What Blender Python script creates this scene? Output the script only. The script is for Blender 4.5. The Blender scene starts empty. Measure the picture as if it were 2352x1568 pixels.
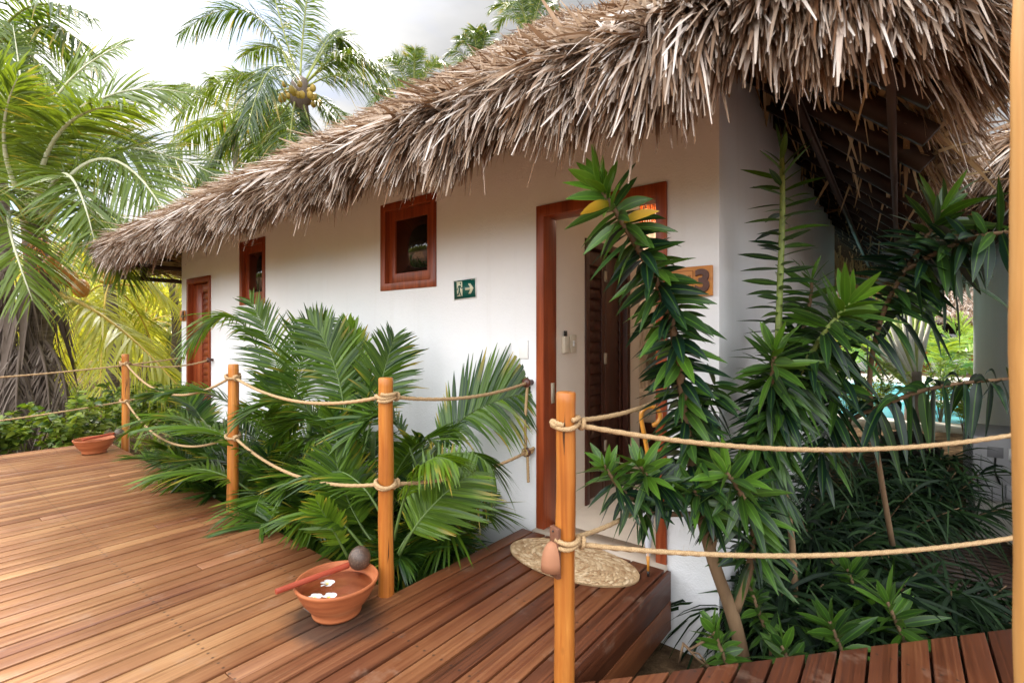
import bpy, bmesh, math, random
import numpy as np
from mathutils import Vector, Matrix, Quaternion

# ------------------------------------------------------------------ scene, camera, sky, sun, exposure
SC = bpy.context.scene
COL = SC.collection
rng = np.random.default_rng(7)
random.seed(7)
PI = math.pi
EYE = 1.30
YAW = math.radians(37.97)
FPX, CX, HY = 1141.0, 1176.0, 772.0          # focal length, centre and horizon in a 2352 px wide picture

cam = bpy.data.cameras.new("camera")
cam_o = bpy.data.objects.new("camera", cam)
COL.objects.link(cam_o)
cam.sensor_width = 36.0
cam.lens = FPX / 2352 * 36
cam.shift_y = -12 / 2352
cam_o.location = (0, 0, EYE)
cam_o.rotation_euler = (PI / 2, 0, YAW)
cam.clip_start = 0.05
cam.clip_end = 2000
cam.dof.use_dof = True
cam.dof.focus_distance = 3.2
cam.dof.aperture_fstop = 3.5
SC.camera = cam_o

SUN_EL, SUN_AZ = 50.0, 312.0                 # compass-style: azimuth the light comes FROM, clockwise from +Y
wd = bpy.data.worlds.new("World")
SC.world = wd
wd.use_nodes = True
nt = wd.node_tree
nt.nodes.clear()
def wn(t, **kw):
    n = nt.nodes.new(t)
    for k, v in kw.items(): setattr(n, k, v)
    return n
out = wn('ShaderNodeOutputWorld'); bg = wn('ShaderNodeBackground')
sky = wn('ShaderNodeTexSky', sky_type='NISHITA', sun_disc=False)
sky.sun_elevation = math.radians(SUN_EL); sky.sun_rotation = math.radians(SUN_AZ)
tc = wn('ShaderNodeTexCoord'); mp = wn('ShaderNodeMapping'); mp.inputs['Scale'].default_value = (1.0, 1.0, 2.6)
nz = wn('ShaderNodeTexNoise'); nz.inputs['Scale'].default_value = 1.7; nz.inputs['Detail'].default_value = 7; nz.inputs['Roughness'].default_value = 0.55
cr = wn('ShaderNodeValToRGB'); cr.color_ramp.elements[0].position = 0.36; cr.color_ramp.elements[1].position = 0.49
nz2 = wn('ShaderNodeTexNoise'); nz2.inputs['Scale'].default_value = 3.5; nz2.inputs['Detail'].default_value = 5
cr2 = wn('ShaderNodeValToRGB')
cr2.color_ramp.elements[0].position = 0.30; cr2.color_ramp.elements[0].color = (5.9, 6.0, 6.3, 1)
cr2.color_ramp.elements[1].position = 0.62; cr2.color_ramp.elements[1].color = (8.3, 8.2, 8.05, 1)
mx = wn('ShaderNodeMixRGB')
nt.links.new(tc.outputs['Generated'], mp.inputs['Vector'])
nt.links.new(mp.outputs[0], nz.inputs['Vector']); nt.links.new(mp.outputs[0], nz2.inputs['Vector'])
nt.links.new(nz.outputs['Fac'], cr.inputs[0]); nt.links.new(nz2.outputs['Fac'], cr2.inputs[0])
nt.links.new(cr.outputs[0], mx.inputs[0]); nt.links.new(sky.outputs[0], mx.inputs[1]); nt.links.new(cr2.outputs[0], mx.inputs[2])
# added front fill: sky brightened overhead and behind the camera, dimmed to the north
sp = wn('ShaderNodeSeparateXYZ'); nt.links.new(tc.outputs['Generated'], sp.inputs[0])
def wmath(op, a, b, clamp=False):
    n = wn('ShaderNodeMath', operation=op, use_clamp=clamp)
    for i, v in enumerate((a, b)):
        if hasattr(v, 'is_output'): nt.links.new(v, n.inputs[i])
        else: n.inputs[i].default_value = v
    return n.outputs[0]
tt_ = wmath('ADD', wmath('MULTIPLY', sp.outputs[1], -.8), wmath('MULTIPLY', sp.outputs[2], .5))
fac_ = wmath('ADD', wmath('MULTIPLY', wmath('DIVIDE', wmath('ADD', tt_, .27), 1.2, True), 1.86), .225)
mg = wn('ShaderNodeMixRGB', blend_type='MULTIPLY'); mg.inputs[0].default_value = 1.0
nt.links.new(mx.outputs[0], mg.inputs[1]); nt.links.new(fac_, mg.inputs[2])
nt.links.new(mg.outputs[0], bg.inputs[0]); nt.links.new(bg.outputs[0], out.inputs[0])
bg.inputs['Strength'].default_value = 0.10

sl = bpy.data.lights.new("sun", 'SUN'); sl.energy = 2.4; sl.angle = math.radians(12); sl.color = (1.0, 0.93, 0.83)
so = bpy.data.objects.new("sun", sl); COL.objects.link(so)
az, el = math.radians(SUN_AZ), math.radians(SUN_EL)
sd = Vector((math.sin(az) * math.cos(el), math.cos(az) * math.cos(el), math.sin(el)))
so.rotation_euler = sd.to_track_quat('Z', 'Y').to_euler()

vs = SC.view_settings
vs.view_transform = 'Standard'; vs.look = 'None'; vs.exposure = 1.84; vs.gamma = 1.0; vs.use_curve_mapping = False
SC.cycles.max_bounces = 8; SC.cycles.transparent_max_bounces = 12

# ------------------------------------------------------------------ helpers
def at(px, py, Z=None, y=None, x=None, z=None):
    """world point seen at a pixel of the 2352 px picture, at depth Z or on a plane x= / y= / z="""
    r = (px - CX) / FPX
    kx, ky, kz = 0.7882 * r - 0.6153, 0.6153 * r + 0.7882, (HY - py) / FPX
    if Z is None:
        if y is not None: Z = y / ky
        elif x is not None: Z = x / kx
        else: Z = (z - EYE) / kz
    return np.array([kx * Z, ky * Z, EYE + kz * Z])

def unit(a):
    a = np.asarray(a, float)
    return a / np.maximum(np.linalg.norm(a, axis=-1, keepdims=True), 1e-9)

class Geo:
    def __init__(s): s.v = []; s.q = []; s.poly = []; s.uv = []; s.tone = []; s.n = 0
    def add(s, v, q=None, uv=None, tone=0.5, poly=None):
        v = np.asarray(v, float).reshape(-1, 3)
        s.v.append(v)
        s.uv.append(np.zeros((len(v), 2)) if uv is None else np.asarray(uv, float).reshape(-1, 2))
        s.tone.append(np.full(len(v), tone) if np.isscalar(tone) else np.asarray(tone, float).reshape(-1))
        if q is not None and len(q): s.q.append(np.asarray(q, np.int64).reshape(-1, 4) + s.n)
        if poly: s.poly += [[i + s.n for i in p] for p in poly]
        s.n += len(v)
    def box(s, a, b, tone=0.5, M=None):
        a, b = np.minimum(a, b), np.maximum(a, b)
        v = np.array([[x, y, z] for z in (a[2], b[2]) for y in (a[1], b[1]) for x in (a[0], b[0])], float)
        if M is not None: v = v @ np.array(M.to_3x3()).T + np.array(M.translation)
        s.add(v, [[0, 2, 3, 1], [4, 5, 7, 6], [0, 1, 5, 4], [2, 6, 7, 3], [1, 3, 7, 5], [0, 4, 6, 2]], tone=tone)
    def beam(s, p, q, w, h, tone=0.5, up=(0, 0, 1)):
        p, q = Vector(p), Vector(q); d = q - p; L = d.length; d.normalize()
        u = Vector(up); sx = d.cross(u)
        if sx.length < 1e-4: sx = d.cross(Vector((1, 0, 0)))
        sx.normalize(); u = sx.cross(d)
        M = Matrix((( *sx,), (*d,), (*u,))).transposed().to_4x4(); M.translation = p
        s.box((-w / 2, 0, -h / 2), (w / 2, L, h / 2), tone, M)
    def tube(s, pts, rad, n=10, cap=True, tone=0.5, lobes=0, lobe_amp=0.0, twist=0.0):
        P = np.asarray(pts, float); m = len(P)
        R = np.full(m, rad, float) if np.isscalar(rad) else np.asarray(rad, float)
        T = np.gradient(P, axis=0); T = unit(T)
        ref = np.array([0, 0, 1.0]) if abs(T[0][2]) < 0.9 else np.array([1.0, 0, 0])
        U = np.zeros_like(P); u = unit(ref - T[0] * (ref @ T[0]))
        for i in range(m):
            u = unit(u - T[i] * (u @ T[i])); U[i] = u
        W = np.cross(T, U)
        th = np.linspace(0, 2 * PI, n, endpoint=False)
        dist = np.concatenate([[0], np.cumsum(np.linalg.norm(np.diff(P, axis=0), axis=1))])
        rr = R[:, None] * np.ones(n)
        if lobes:
            rr = rr * (1 + lobe_amp * np.abs(np.cos(lobes / 2 * (th[None] - dist[:, None] * twist))) - lobe_amp * 0.6)
        v = P[:, None] + rr[..., None] * (np.cos(th)[None, :, None] * U[:, None] + np.sin(th)[None, :, None] * W[:, None])
        uv = np.stack([np.tile(th / (2 * PI), (m, 1)), np.tile(dist[:, None], (1, n))], -1)
        i = np.arange(m - 1)[:, None] * n; j = np.arange(n)[None]; k = (j + 1) % n
        q = np.stack([i + j, i + k, i + n + k, i + n + j], -1).reshape(-1, 4)
        poly = [list(range(n - 1, -1, -1)), list(range((m - 1) * n, m * n))] if cap else None
        s.add(v, q, uv, tone, poly)
    def lathe(s, prof, n=40, c=(0, 0, 0), tone=0.5, M=None):
        prof = np.asarray(prof, float); m = len(prof); th = np.linspace(0, 2 * PI, n, endpoint=False)
        v = np.stack([prof[:, 0:1] * np.cos(th), prof[:, 0:1] * np.sin(th), np.repeat(prof[:, 1:2], n, 1)], -1).reshape(-1, 3)
        if M is not None: v = v @ np.array(M.to_3x3()).T
        v = v + np.asarray(c)
        i = np.arange(m - 1)[:, None] * n; j = np.arange(n)[None]; k = (j + 1) % n
        s.add(v, np.stack([i + j, i + k, i + n + k, i + n + j], -1).reshape(-1, 4), tone=tone)
    def blob(s, c, r, n=14, m=9, jit=0.0, tone=0.5, M=None):
        ph = np.linspace(0, PI, m); prof = np.stack([np.sin(ph) + 1e-4, -np.cos(ph)], -1)
        g = Geo(); g.lathe(prof, n); v = g.v[0]
        if jit: v = v * (1 + jit * (rng.random((len(v), 1)) - .5))
        v = v * np.asarray(r)
        if M is not None: v = v @ np.array(M.to_3x3()).T
        s.add(v + np.asarray(c), g.q[0], tone=tone)
    def strips(s, P, D, Wv, L, W, droop, nseg=4, prof=None, fold=0.0, tone=0.5, G=None, curl=None):
        """many leaf blades at once: root P, direction D, width direction Wv"""
        n = len(P); t = np.linspace(0, 1, nseg + 1)
        L = np.broadcast_to(np.asarray(L, float), (n,)); W = np.broadcast_to(np.asarray(W, float), (n,)); droop = np.broadcast_to(np.asarray(droop, float), (n,))
        D = unit(D); Wv = unit(Wv - D * np.sum(Wv * D, -1, keepdims=True)); N = np.cross(Wv, D)
        N = np.where(N[:, 2:3] < 0, -N, N)
        if G is None: G = np.tile(np.array([0, 0, -1.0]), (n, 1))
        c = P[:, None] + (L[:, None] * t)[..., None] * D[:, None] + (droop * L)[:, None, None] * (t ** 2)[None, :, None] * G[:, None]
        if prof is None: prof = np.sin(np.clip(t * .85 + .15, 0, 1) * PI) ** .8
        w = W[:, None] * np.asarray(prof)[None] * .5
        if fold:
            acr = np.array([-1, 0, 1.0]); k = 3
        else:
            acr = np.array([-1, 1.0]); k = 2
        v = c[:, :, None] + (w[..., None] * acr)[..., None] * Wv[:, None, None]
        if fold: v = v + (w[..., None] * np.abs(acr) * fold)[..., None] * N[:, None, None]
        uv = np.stack(np.broadcast_arrays((acr * .5 + .5)[None, None, :], t[None, :, None] + 0 * w[..., None]), -1)
        base = np.arange(n)[:, None, None] * ((nseg + 1) * k) + np.arange(nseg)[None, :, None] * k + np.arange(k - 1)[None, None]
        q = np.stack([base, base + 1, base + k + 1, base + k], -1).reshape(-1, 4)
        tn = tone if np.isscalar(tone) else np.repeat(np.asarray(tone), (nseg + 1) * k)
        s.add(v.reshape(-1, 3), q, uv.reshape(-1, 2), tn)
    def mesh(s, name, smooth=False):
        me = bpy.data.meshes.new(name)
        if not s.v: return me
        V = np.concatenate(s.v); Q = np.concatenate(s.q) if s.q else np.zeros((0, 4), np.int64)
        lp = list(Q.reshape(-1)); tot = [4] * len(Q)
        for p in s.poly: lp += p; tot.append(len(p))
        lp = np.asarray(lp, np.int32); tot = np.asarray(tot, np.int32)
        me.vertices.add(len(V)); me.vertices.foreach_set('co', V.astype(np.float32).ravel())
        me.loops.add(len(lp)); me.loops.foreach_set('vertex_index', lp)
        me.polygons.add(len(tot)); me.polygons.foreach_set('loop_start', np.concatenate([[0], np.cumsum(tot)[:-1]]).astype(np.int32))
        me.update(calc_edges=True)
        uvl = me.uv_layers.new(name='UVMap'); UV = np.concatenate(s.uv)
        uvl.data.foreach_set('uv', UV[lp].astype(np.float32).ravel())
        a = me.attributes.new('tone', 'FLOAT', 'POINT'); a.data.foreach_set('value', np.concatenate(s.tone).astype(np.float32))
        if smooth: me.polygons.foreach_set('use_smooth', np.ones(len(tot), bool))
        me.validate(); me.update()
        return me
    def build(s, name, mat, parent=None, smooth=False, bevel=0.0, weld=False):
        me = s.mesh(name, smooth)
        if weld:
            bm = bmesh.new(); bm.from_mesh(me); bmesh.ops.remove_doubles(bm, verts=bm.verts, dist=1e-5); bm.to_mesh(me); bm.free()
        return link_mesh(me, name, mat, parent, bevel)

def wloc(o):
    v = Vector(o.location)
    while o.parent: o = o.parent; v += o.location
    return v
def link_mesh(me, name, mat, parent=None, bevel=0.0):
    o = bpy.data.objects.new(name, me); COL.objects.link(o)
    if mat and not me.materials: me.materials.append(mat)
    if parent:
        o.parent = parent; o.location = -wloc(parent)
    if bevel:
        m = o.modifiers.new('edge', 'BEVEL'); m.width = bevel; m.segments = 2; m.limit_method = 'ANGLE'
    return o
def tag(o, label=None, cat=None, group=None, kind=None):
    if label: o['label'] = label
    if cat: o['category'] = cat
    if group: o['group'] = group
    if kind: o['kind'] = kind
    return o
def thing(name, label, cat, loc=(0, 0, 0), group=None):
    o = bpy.data.objects.new(name, None); COL.objects.link(o); o.location = Vector(loc); o.empty_display_size = .1
    return tag(o, label, cat, group)

# ------------------------------------------------------------------ materials
class Mat:
    def __init__(s, name, rough=0.6, spec=0.5):
        s.m = bpy.data.materials.new(name); s.m.use_nodes = True; s.t = s.m.node_tree; s.t.nodes.clear()
        s.out = s.n('ShaderNodeOutputMaterial'); s.b = s.n('ShaderNodeBsdfPrincipled')
        s.l(s.b.outputs[0], s.out.inputs[0]); s.b.inputs['Roughness'].default_value = rough; s.b.inputs['Specular IOR Level'].default_value = spec
    def n(s, t, **kw):
        n = s.t.nodes.new(t)
        for k, v in kw.items(): setattr(n, k, v)
        return n
    def l(s, a, b): s.t.links.new(a, b)
    def coord(s, scale=(1, 1, 1), which='Object'):
        c = s.n('ShaderNodeTexCoord'); m = s.n('ShaderNodeMapping'); m.inputs['Scale'].default_value = scale
        s.l(c.outputs[which], m.inputs[0]); return m.outputs[0]
    def noise(s, vec, scale=5, detail=4, rough=.55, dist=0.0):
        n = s.n('ShaderNodeTexNoise'); n.inputs['Scale'].default_value = scale; n.inputs['Detail'].default_value = detail
        n.inputs['Roughness'].default_value = rough; n.inputs['Distortion'].default_value = dist
        if vec is not None: s.l(vec, n.inputs['Vector'])
        return n.outputs['Fac']
    def ramp(s, fac, stops):
        r = s.n('ShaderNodeValToRGB'); e = r.color_ramp.elements
        while len(e) < len(stops): e.new(0.5)
        for i, (p, c) in enumerate(stops):
            e[i].position = p; e[i].color = (*c, 1) if not np.isscalar(c) else (c, c, c, 1)
        s.l(fac, r.inputs[0]); return r.outputs[0]
    def mix(s, fac, a, b, blend='MIX'):
        m = s.n('ShaderNodeMixRGB', blend_type=blend)
        for i, v in enumerate((fac, a, b)):
            if hasattr(v, 'is_output'): s.l(v, m.inputs[i])
            elif np.isscalar(v): m.inputs[i].default_value = v if i == 0 else (v, v, v, 1)
            else: m.inputs[i].default_value = (*v, 1)
        return m.outputs[0]
    def math(s, op, a, b=0.0):
        m = s.n('ShaderNodeMath', operation=op)
        for i, v in enumerate((a, b)):
            if hasattr(v, 'is_output'): s.l(v, m.inputs[i])
            else: m.inputs[i].default_value = v
        return m.outputs[0]
    def attr(s, name='tone'):
        a = s.n('ShaderNodeAttribute'); a.attribute_name = name; return a.outputs['Fac']
    def rand(s): return s.n('ShaderNodeNewGeometry').outputs['Random Per Island']
    def uv(s):
        c = s.n('ShaderNodeTexCoord'); x = s.n('ShaderNodeSeparateXYZ'); s.l(c.outputs['UV'], x.inputs[0]); return x.outputs[0], x.outputs[1]
    def col(s, c):
        if hasattr(c, 'is_output'): s.l(c, s.b.inputs['Base Color'])
        else: s.b.inputs['Base Color'].default_value = (*c, 1)
        return s
    def rough(s, r): s.l(r, s.b.inputs['Roughness']); return s
    def bump(s, h, strength=.3, dist=.01):
        b = s.n('ShaderNodeBump'); b.inputs['Strength'].default_value = strength; b.inputs['Distance'].default_value = dist
        s.l(h, b.inputs['Height']); s.l(b.outputs[0], s.b.inputs['Normal']); return s
    def translucent(s, c, f):
        t = s.n('ShaderNodeBsdfTranslucent'); m = s.n('ShaderNodeMixShader'); m.inputs[0].default_value = f
        if hasattr(c, 'is_output'): s.l(c, t.inputs[0])
        else: t.inputs[0].default_value = (*c, 1)
        s.l(s.b.outputs[0], m.inputs[1]); s.l(t.outputs[0], m.inputs[2]); s.l(m.outputs[0], s.out.inputs[0]); return s

def m_plain(name, c, rough=.6, spec=.5, var=.12, scale=12, bump=0.0):
    m = Mat(name, rough, spec); v = m.coord(); f = m.noise(v, scale, 5)
    lo = tuple(x * (1 - var) for x in c); hi = tuple(min(1, x * (1 + var)) for x in c)
    m.col(m.ramp(f, [(.3, lo), (.7, hi)]))
    if bump: m.bump(m.noise(v, scale * 6, 4), bump, .004)
    return m.m

def m_leaf(name, dark, light, rough=.4, trans=.25, edge=None, tip=None, spec=.5, tcol=None, dead=None):
    m = Mat(name, rough, spec); tone = m.attr(); r = m.rand(); u, v = m.uv()
    f = m.math('ADD', tone, m.math('MULTIPLY', m.math('SUBTRACT', r, .5), .35))
    c = m.ramp(f, [(0.05, dark), (.95, light)])
    mid = m.math('ABSOLUTE', m.math('SUBTRACT', u, .5))
    c = m.mix(m.math('MULTIPLY', m.math('LESS_THAN', mid, .05), .18), c, tuple(min(1, x * 1.8 + .01) for x in light))
    if edge: c = m.mix(m.math('MULTIPLY', m.math('GREATER_THAN', mid, .43), m.math('MULTIPLY', tone, .7)), c, edge)
    if tip:
        k = m.math('MULTIPLY', m.math('GREATER_THAN', r, .86), m.ramp(v, [(.45, 0.0), (.9, 1.0)]))
        c = m.mix(k, c, tip)
    if dead: c = m.mix(m.math('MULTIPLY', m.math('GREATER_THAN', r, dead), m.ramp(v, [(.15, .5), (.5, 1.0)])), c, (.46, .27, .03))
    m.col(c)
    m.translucent(m.mix(1.0, c, tcol or (1.9, 1.8, .6), 'MULTIPLY'), trans)
    return m.m

def m_wood(name, stops, axis='z', rough=(.45, .65), grain=30, island=False, tone=False, bump=.25, knots=True):
    m = Mat(name, .5, .4)
    sc = {'x': (1.2, grain, grain), 'y': (grain, 1.2, grain), 'z': (grain, grain, 1.2)}[axis]
    co = m.coord(sc); r = m.rand() if island else None
    if island:
        off = m.n('ShaderNodeVectorMath', operation='ADD'); m.l(co, off.inputs[0])
        cx = m.n('ShaderNodeCombineXYZ')
        for i in range(3): m.l(m.math('MULTIPLY', r, 37.0 + 11 * i), cx.inputs[i])
        m.l(cx.outputs[0], off.inputs[1]); co = off.outputs[0]
    g = m.noise(co, 1.0, 7, .62, .6)
    f = g
    if island: f = m.math('ADD', m.math('MULTIPLY', g, .62), m.math('ADD', .07, m.math('MULTIPLY', r, .23)))
    if tone: f = m.math('ADD', f, m.math('SUBTRACT', m.attr(), .5))
    big = m.noise(m.coord(), 2.3, 4)
    f = m.math('ADD', f, m.math('MULTIPLY', m.math('SUBTRACT', big, .5), .34))
    c = m.ramp(f, stops)
    if knots:
        k = m.noise(m.coord(tuple(x * .35 for x in sc)), 1.0, 3, .5, .3)
        c = m.mix(m.ramp(k, [(.66, 0.0), (.74, .55)]), c, tuple(x * .35 for x in stops[0][1]))
    m.col(c)
    m.rough(m.ramp(g, [(.3, rough[0]), (.75, rough[1])]))
    m.bump(g, bump, .003)
    return m

T = {}
m = Mat('thatch_leaf', .78, .15); r = m.rand(); u, v = m.uv()
c = m.ramp(r, [(0, (.055, .030, .018)), (.22, (.17, .105, .062)), (.5, (.355, .28, .215)), (.78, (.55, .48, .415)), (1, (.78, .735, .69))])
c = m.mix(m.math('MULTIPLY', m.noise(m.coord((9, 9, 9)), 6, 4), .28), c, (.16, .10, .07))
c = m.mix(m.math('MULTIPLY', m.attr(), .6), c, (.22, .10, .04))
m.col(c); m.translucent(m.mix(1.0, c, (1.3, 1.05, .8), 'MULTIPLY'), .12); T['thatch'] = m.m
m = Mat('thatch_inner_leaf', .7, .25); r = m.rand(); c = m.ramp(r, [(0, (.20, .11, .05)), (.5, (.42, .27, .13)), (1, (.60, .43, .24))]); m.col(c); m.translucent(c, .25); T['lining'] = m.m
m = Mat('thatch_bed', .9, .1); m.col(m.ramp(m.noise(m.coord((30, 30, 6)), 2, 5), [(.3, (.035, .022, .014)), (.7, (.10, .066, .043))])); T['bed'] = m.m

m = Mat('white_plaster', .85, .2); co = m.coord()
c = m.ramp(m.noise(co, 1.1, 6), [(.3, (.74, .745, .755)), (.7, (.80, .805, .82))])
st = m.noise(m.coord((9, 9, .5)), 1.0, 5, .6)
m.col(m.mix(m.math('MULTIPLY', m.ramp(st, [(.55, 0.0), (.8, 1.0)]), .16), c, (.52, .48, .42)))
m.bump(m.math('ADD', m.noise(co, 95, 3), m.math('MULTIPLY', m.noise(co, 26, 3), .9)), .5, .006); T['plaster'] = m.m
T['cream'] = m_plain('cream_plaster', (.74, .66, .57), .85, .2, .04, 3, .2)
T['tile'] = m_plain('floor_tile', (.52, .43, .34), .35, .5, .10, 4)

deck_stops = [(.12, (.030, .010, .006)), (.36, (.16, .055, .022)), (.58, (.30, .136, .056)), (.78, (.46, .245, .108)), (1, (.60, .39, .22))]
m = m_wood('deck_boards', deck_stops, 'y', (.36, .6), 75, island=True, tone=True, bump=.3)
base = m.b.inputs['Base Color'].links[0].from_socket
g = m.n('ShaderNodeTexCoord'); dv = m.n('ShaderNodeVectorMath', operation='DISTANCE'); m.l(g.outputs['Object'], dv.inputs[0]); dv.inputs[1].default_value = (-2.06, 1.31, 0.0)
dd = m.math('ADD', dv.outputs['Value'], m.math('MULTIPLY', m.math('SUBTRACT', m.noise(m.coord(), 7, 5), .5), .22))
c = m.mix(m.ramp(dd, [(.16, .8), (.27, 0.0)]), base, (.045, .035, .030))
u, v = m.uv()
dx = m.math('MULTIPLY', m.math('SUBTRACT', m.math('ABSOLUTE', m.math('SUBTRACT', u, .5)), .26), .09); dy = m.math('MULTIPLY', m.math('SUBTRACT', m.math('FRACT', m.math('DIVIDE', v, .56)), .5), .56)
dn = m.math('SQRT', m.math('ADD', m.math('MULTIPLY', dx, dx), m.math('MULTIPLY', dy, dy)))
c = m.mix(m.ramp(dn, [(.0035, .85), (.008, 0.0)]), c, (.03, .02, .016))
vo = m.n('ShaderNodeTexVoronoi'); vo.inputs['Scale'].default_value = 3.2; m.l(m.coord(), vo.inputs['Vector']); sp = m.math('MULTIPLY', m.ramp(vo.outputs['Distance'], [(.035, .75), (.055, 0.0)]), m.ramp(m.noise(m.coord(), .9, 2), [(.5, 0.0), (.55, 1.0)]))
c = m.mix(sp, c, (.10, .025, .010))
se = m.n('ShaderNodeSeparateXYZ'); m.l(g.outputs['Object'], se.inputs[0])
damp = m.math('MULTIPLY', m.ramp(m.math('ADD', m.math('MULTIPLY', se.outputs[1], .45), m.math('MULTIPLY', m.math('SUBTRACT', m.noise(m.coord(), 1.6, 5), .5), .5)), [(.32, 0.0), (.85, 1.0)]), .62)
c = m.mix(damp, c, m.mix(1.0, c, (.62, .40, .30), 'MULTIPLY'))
w = m.ramp(m.noise(m.coord(), 5.5, 6, .65), [(.58, 0.0), (.75, .4)])
c = m.mix(w, c, (.40, .27, .19)); m.col(c); T['deck'] = m.m

T['frame'] = m_wood('red_wood_frame', [(.2, (.10, .018, .007)), (.5, (.25, .048, .014)), (.85, (.44, .10, .028))], 'z', (.28, .45), 26, bump=.12).m
T['framex'] = m_wood('red_wood_frame_across', [(.2, (.10, .018, .007)), (.5, (.25, .048, .014)), (.85, (.44, .10, .028))], 'x', (.28, .45), 26, bump=.12).m
T['darkwood'] = m_wood('dark_door_wood', [(.2, (.022, .007, .004)), (.5, (.055, .015, .008)), (.85, (.10, .028, .014))], 'z', (.3, .5), 22, bump=.12).m
T['rafter'] = m_wood('rafter_wood', [(.2, (.014, .007, .004)), (.6, (.034, .016, .009)), (.9, (.058, .027, .015))], 'y', (.5, .7), 14).m
post_stops = [(.24, (.15, .036, .006)), (.42, (.36, .112, .018)), (.62, (.50, .195, .036)), (.86, (.62, .31, .08))]
m = m_wood('varnished_post', post_stops, 'z', (.28, .5), 24, bump=.3)
base = m.b.inputs['Base Color'].links[0].from_socket
vk = m.n('ShaderNodeTexVoronoi'); vk.inputs['Scale'].default_value = 1.0; m.l(m.coord((13, 13, 5)), vk.inputs['Vector']); base = m.mix(m.ramp(vk.outputs['Distance'], [(.06, .9), (.16, .0)]), base, (.10, .032, .008)); base = m.mix(m.ramp(m.noise(m.coord((130, 130, 3)), 1.0, 4, .6, .3), [(.52, 0.0), (.66, .32)]), base, (.28, .09, .016)); base = m.mix(m.ramp(m.noise(m.coord((5, 5, 2.2)), 1.0, 5, .6), [(.48, 0.0), (.72, .6)]), base, (.33, .115, .022))
ck = m.noise(m.coord((55, 55, 1.6)), 1.0, 2, .5, .5)
m.col(m.mix(m.ramp(ck, [(.66, 0.0), (.69, .92)]), base, (.035, .014, .006))); T['post'] = m.m

m = m_wood('pale_post_wood', [(.2, (.32, .135, .03)), (.5, (.48, .245, .075)), (.85, (.58, .34, .13))], 'z', (.4, .6), 24, bump=.2); T['postpale'] = m.m
m = Mat('rope_fibre', .85, .15); u, v = m.uv()
f = m.noise(m.coord((90, 90, 90)), 3, 5)
m.col(m.ramp(f, [(.25, (.20, .115, .05)), (.5, (.42, .28, .145)), (.75, (.60, .45, .27))])); m.bump(f, .5, .002); T['rope'] = m.m
m = Mat('terracotta', .62, .35); f = m.noise(m.coord((2, 2, 16)), 2.5, 6)
m.col(m.ramp(f, [(.25, (.26, .068, .023)), (.55, (.40, .122, .043)), (.85, (.50, .19, .08))])); m.bump(m.noise(m.coord((3, 3, 60)), 2, 3), .12, .003); T['clay'] = m.m
T['palecley'] = m_plain('pale_clay', (.33, .15, .08), .7, .3, .12, 9, .2)
m = Mat('clear_water', .03, .5); gl = m.n('ShaderNodeBsdfGlossy'); gl.inputs['Roughness'].default_value = .02; tp = m.n('ShaderNodeBsdfTransparent'); tp.inputs[0].default_value = (1, .98, .95, 1)
fn = m.n('ShaderNodeFresnel'); fn.inputs[0].default_value = 1.33; ms = m.n('ShaderNodeMixShader'); m.l(fn.outputs[0], ms.inputs[0]); m.l(tp.outputs[0], ms.inputs[1]); m.l(gl.outputs[0], ms.inputs[2]); m.l(ms.outputs[0], m.out.inputs[0]); T['water'] = m.m
T['red_wood'] = m_wood('red_stained_stick', [(.2, (.20, .028, .014)), (.5, (.33, .055, .026)), (.85, (.42, .095, .05))], 'y', (.4, .55), 18).m
m = Mat('coconut_shell', .42, .5); f = m.noise(m.coord((1, 1, 1)), 45, 6, .7, 1.5)
m.col(m.ramp(f, [(.3, (.032, .020, .015)), (.55, (.085, .052, .036)), (.8, (.23, .155, .10))])); m.bump(f, .3, .003); T['shell'] = m.m
m = Mat('white_petal', .5, .3); u, v = m.uv(); m.col(m.ramp(v, [(.05, (.85, .55, .04)), (.30, (.74, .73, .68)), (1, (.76, .76, .77))])); T['petal'] = m.m
m = Mat('woven_straw', .85, .15); r = m.rand()
m.col(m.mix(m.math('MULTIPLY', m.noise(m.coord(), 60, 3), .5), m.ramp(r, [(0, (.34, .20, .10)), (.5, (.60, .43, .25)), (1, (.78, .63, .42))]), (.30, .18, .09))); T['straw'] = m.m
m = Mat('window_glass', .02, .6); m.col((.012, .010, .008)); m.b.inputs['Coat Weight'].default_value = .6; m.b.inputs['Coat Roughness'].default_value = .02; T['glass'] = m.m
T['green'] = m_plain('sign_green', (.006, .085, .065), .35, .4, .05)
T['glow'] = m_plain('sign_cream', (.70, .68, .50), .5, .4, .03)
T['white'] = m_plain('white_plastic', (.78, .78, .76), .35, .5, .03)
T['ivory'] = m_plain('ivory_plastic', (.62, .55, .43), .4, .5, .04)
T['black'] = m_plain('black_plastic', (.012, .012, .012), .4, .5, .1)
T['signwood'] = m_wood('orange_sign_wood', [(.2, (.36, .12, .02)), (.5, (.52, .20, .035)), (.85, (.62, .27, .06))], 'x', (.4, .55), 30, knots=False).m
T['numwood'] = m_plain('dark_numeral_wood', (.085, .028, .016), .4, .5, .2, 25)
T['ink'] = m_plain('engraved_lines', (.10, .035, .010), .7, .2)
T['steel'] = m_plain('hinge_steel', (.42, .36, .27), .4, .6)
T['metal'] = m_plain('grey_metal', (.30, .30, .31), .5, .5, .08, 4)
T['greymid'] = m_plain('darker_grey_metal', (.16, .16, .17), .5, .5)
T['concrete'] = m_plain('concrete', (.36, .34, .31), .9, .2, .15, 6, .3)
T['fabric'] = m_plain('umbrella_cloth', (.66, .67, .72), .7, .3, .04)
T['net'] = m_plain('net_cloth', (.80, .72, .62), .9, .1, .05)
T['linen'] = m_plain('bed_linen', (.78, .70, .62), .9, .1, .04)
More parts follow.
